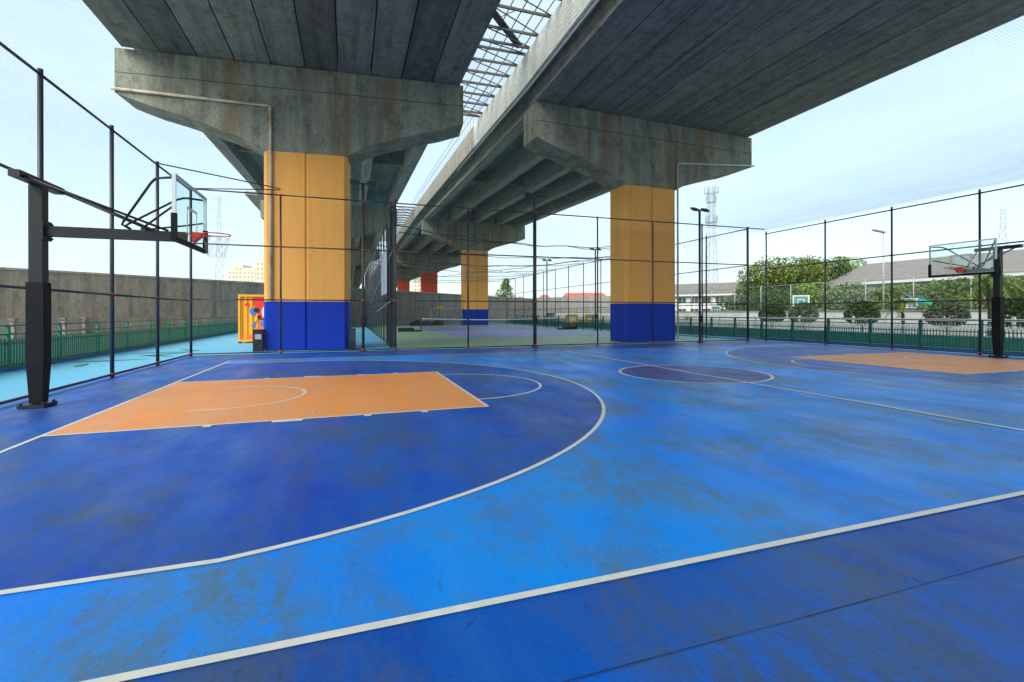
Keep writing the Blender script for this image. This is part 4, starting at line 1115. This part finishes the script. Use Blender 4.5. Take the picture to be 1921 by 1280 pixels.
# green mesh fence of the school yard with pale posts
t = thing('yard_fence', 'tall pale posted green mesh fence between the low trees and the pale wall', 'fence', (42, 0, 1.55))
for i in range(16):
    q = MB(); yy = 4 + i * 3.4; q.tube([(42.5, yy, 1.5), (42.5, yy, 4.15)], .04, 6); q.build('post', M['tower'], t)
q = MB(); q.face([(42.5, 4, 1.6), (42.5, 55, 1.6), (42.5, 55, 4.1), (42.5, 4, 4.1)], uv=[(0, 0), (51, 0), (51, 3), (0, 3)]); q.build('mesh_panel', M['finenet'], t)
q = MB(); q.tube([(42.5, 4, 4.13), (42.5, 55, 4.13)], .022, 6); q.build('rail', M['tower'], t)
# yellow frames beside the far right path
for lab, px in (('yellow box frame by the distant green fence, left one of two', 1073), ('yellow box frame by the distant green fence, right one beside the second pier', 1108)):
    p = at(px, 598, 50); t = thing('yellow_frame', lab, 'frame', (p.x, p.y, 0), 0, 'yellow frames by the far path')
    zb, zt_ = p.z - .25, p.z + .45
    q = MB(); q.box(-.62, .62, -.1, .1, zt_ - .25, zt_); q.box(-.62, -.42, -.1, .1, zb, zt_ - .25); q.box(.42, .62, -.1, .1, zb, zt_ - .25); q.box(-.42, .42, -.1, .1, zb - .15, zb + .05); q.box(-.62, -.42, -.1, .1, zb - .15, zb); q.box(.42, .62, -.1, .1, zb - .15, zb)
    q.build('frame', M['yellow'], t, local=True)
    q = MB(); q.box(-.42, .42, -.02, .02, zb + .05, zt_ - .25); q.build('panel', M['white'], t, local=True)
    q = MB(); q.box(-.5, -.44, -.05, .05, -.1, zb - .15); q.box(.44, .5, -.05, .05, -.1, zb - .15); q.build('legs', M['black'], t, local=True)
# telecom tower
def tower(name, label, cat, px, dist, ytop, wb, wt, arms, nlev, r, group=None):
    p = at(px, ytop, dist); H = p.z
    t = thing(name, label, cat, (p.x, p.y, 0), .4, group); q = MB()
    def c(k, f_):
        w_ = wb + (wt - wb) * min(1, f_ * 1.15); s = ((-1, -1), (1, -1), (1, 1), (-1, 1))[k % 4]; return (s[0] * w_ / 2, s[1] * w_ / 2, H * f_)
    lv = [i / nlev for i in range(nlev + 1)]
    for k in range(4):
        q.tube([c(k, f_) for f_ in lv], r, 4)
    q.build('legs', M['tower'], t, local=True); q = MB()
    for a, b in zip(lv, lv[1:]):
        for k in range(4):
            q.beam(c(k, a), c(k + 1, b), r); q.beam(c(k + 1, a), c(k, b), r); q.beam(c(k, b), c(k + 1, b), r)
    q.build('bracing', M['tower'], t, local=True)
    return t, H
t, H = tower('telecom_tower', 'slim telecom lattice tower with round antenna platform behind the white building', 'telecom tower', 1334, 180, 352, 4.2, 2.0, 0, 14, .08)
q = MB()
for f_, rr in ((.955, 2.3), (.885, 1.6), (.73, 2.0)):
    q.tube([(rr * math.cos(R(a)), rr * math.sin(R(a)), H * f_) for a in range(0, 361, 30)], .1, 5, cap=False)
    for a in range(0, 360, 60):
        q.beam((0, 0, H * f_), (rr * math.cos(R(a)), rr * math.sin(R(a)), H * f_), .1); q.box(rr * math.cos(R(a)) - .2, rr * math.cos(R(a)) + .2, rr * math.sin(R(a)) - .2, rr * math.sin(R(a)) + .2, H * f_, H * f_ + 2.4)
q.build('antenna_platform', M['tower'], t, local=True)
def pylon(label, px, dist, ytop):
    t, H = tower('pylon', label, 'pylon', px, dist, ytop, 6.5, 1.5, 0, 12, .10, 'power pylons')
    t.rotation_euler = (0, 0, -math.atan2(t.location.x - CX, t.location.y - CY))
    q = MB()
    for f_, w_ in ((.97, 4), (.88, 6), (.76, 8), (.64, 8.5)):
        for s in (-1, 1):
            q.beam((0, 0, H * f_ + 1.2), (s * w_, 0, H * f_), .11); q.beam((0, 0, H * f_ - .6), (s * w_, 0, H * f_), .11); q.beam((s * w_, 0, H * f_), (s * w_, 0, H * f_ - 1.8), .16)
    q.build('cross_arms', M['tower'], t, local=True); return t, H
t1, H1 = pylon('power pylon with many cross arms above the right hoop', 1881, 210, 393)
t2, H2 = pylon('faint power pylon on the left, seen past the left rim', 411, 330, 368)
for i, (f_, w_) in enumerate(((.88, 6), (.76, 8), (.64, 8.5))):
    for s in (-1, 1):
        z_ = H1 * f_ - 1.8; c = t1.location; pts = []
        for k in range(13):
            f2 = (k - 6) / 6; dx = f2 * 160; pts.append((c.x + s * w_ + dx * .35 , c.y + dx * -1.0 , z_ + 10 * (abs(f2) ** 2 - abs(f2)) ))
        q = MB(); q.tube(pts, .05, 4); tag(q.build('power_line', M['tower']), 'thin power line from the pylon above the right hoop, %s side, %s level' % ('near' if s < 0 else 'far', ('top', 'middle', 'lowest')[i]), 'power line', 'power lines')

for o in list(bpy.data.objects):
    if '_off' in o: del o['_off']
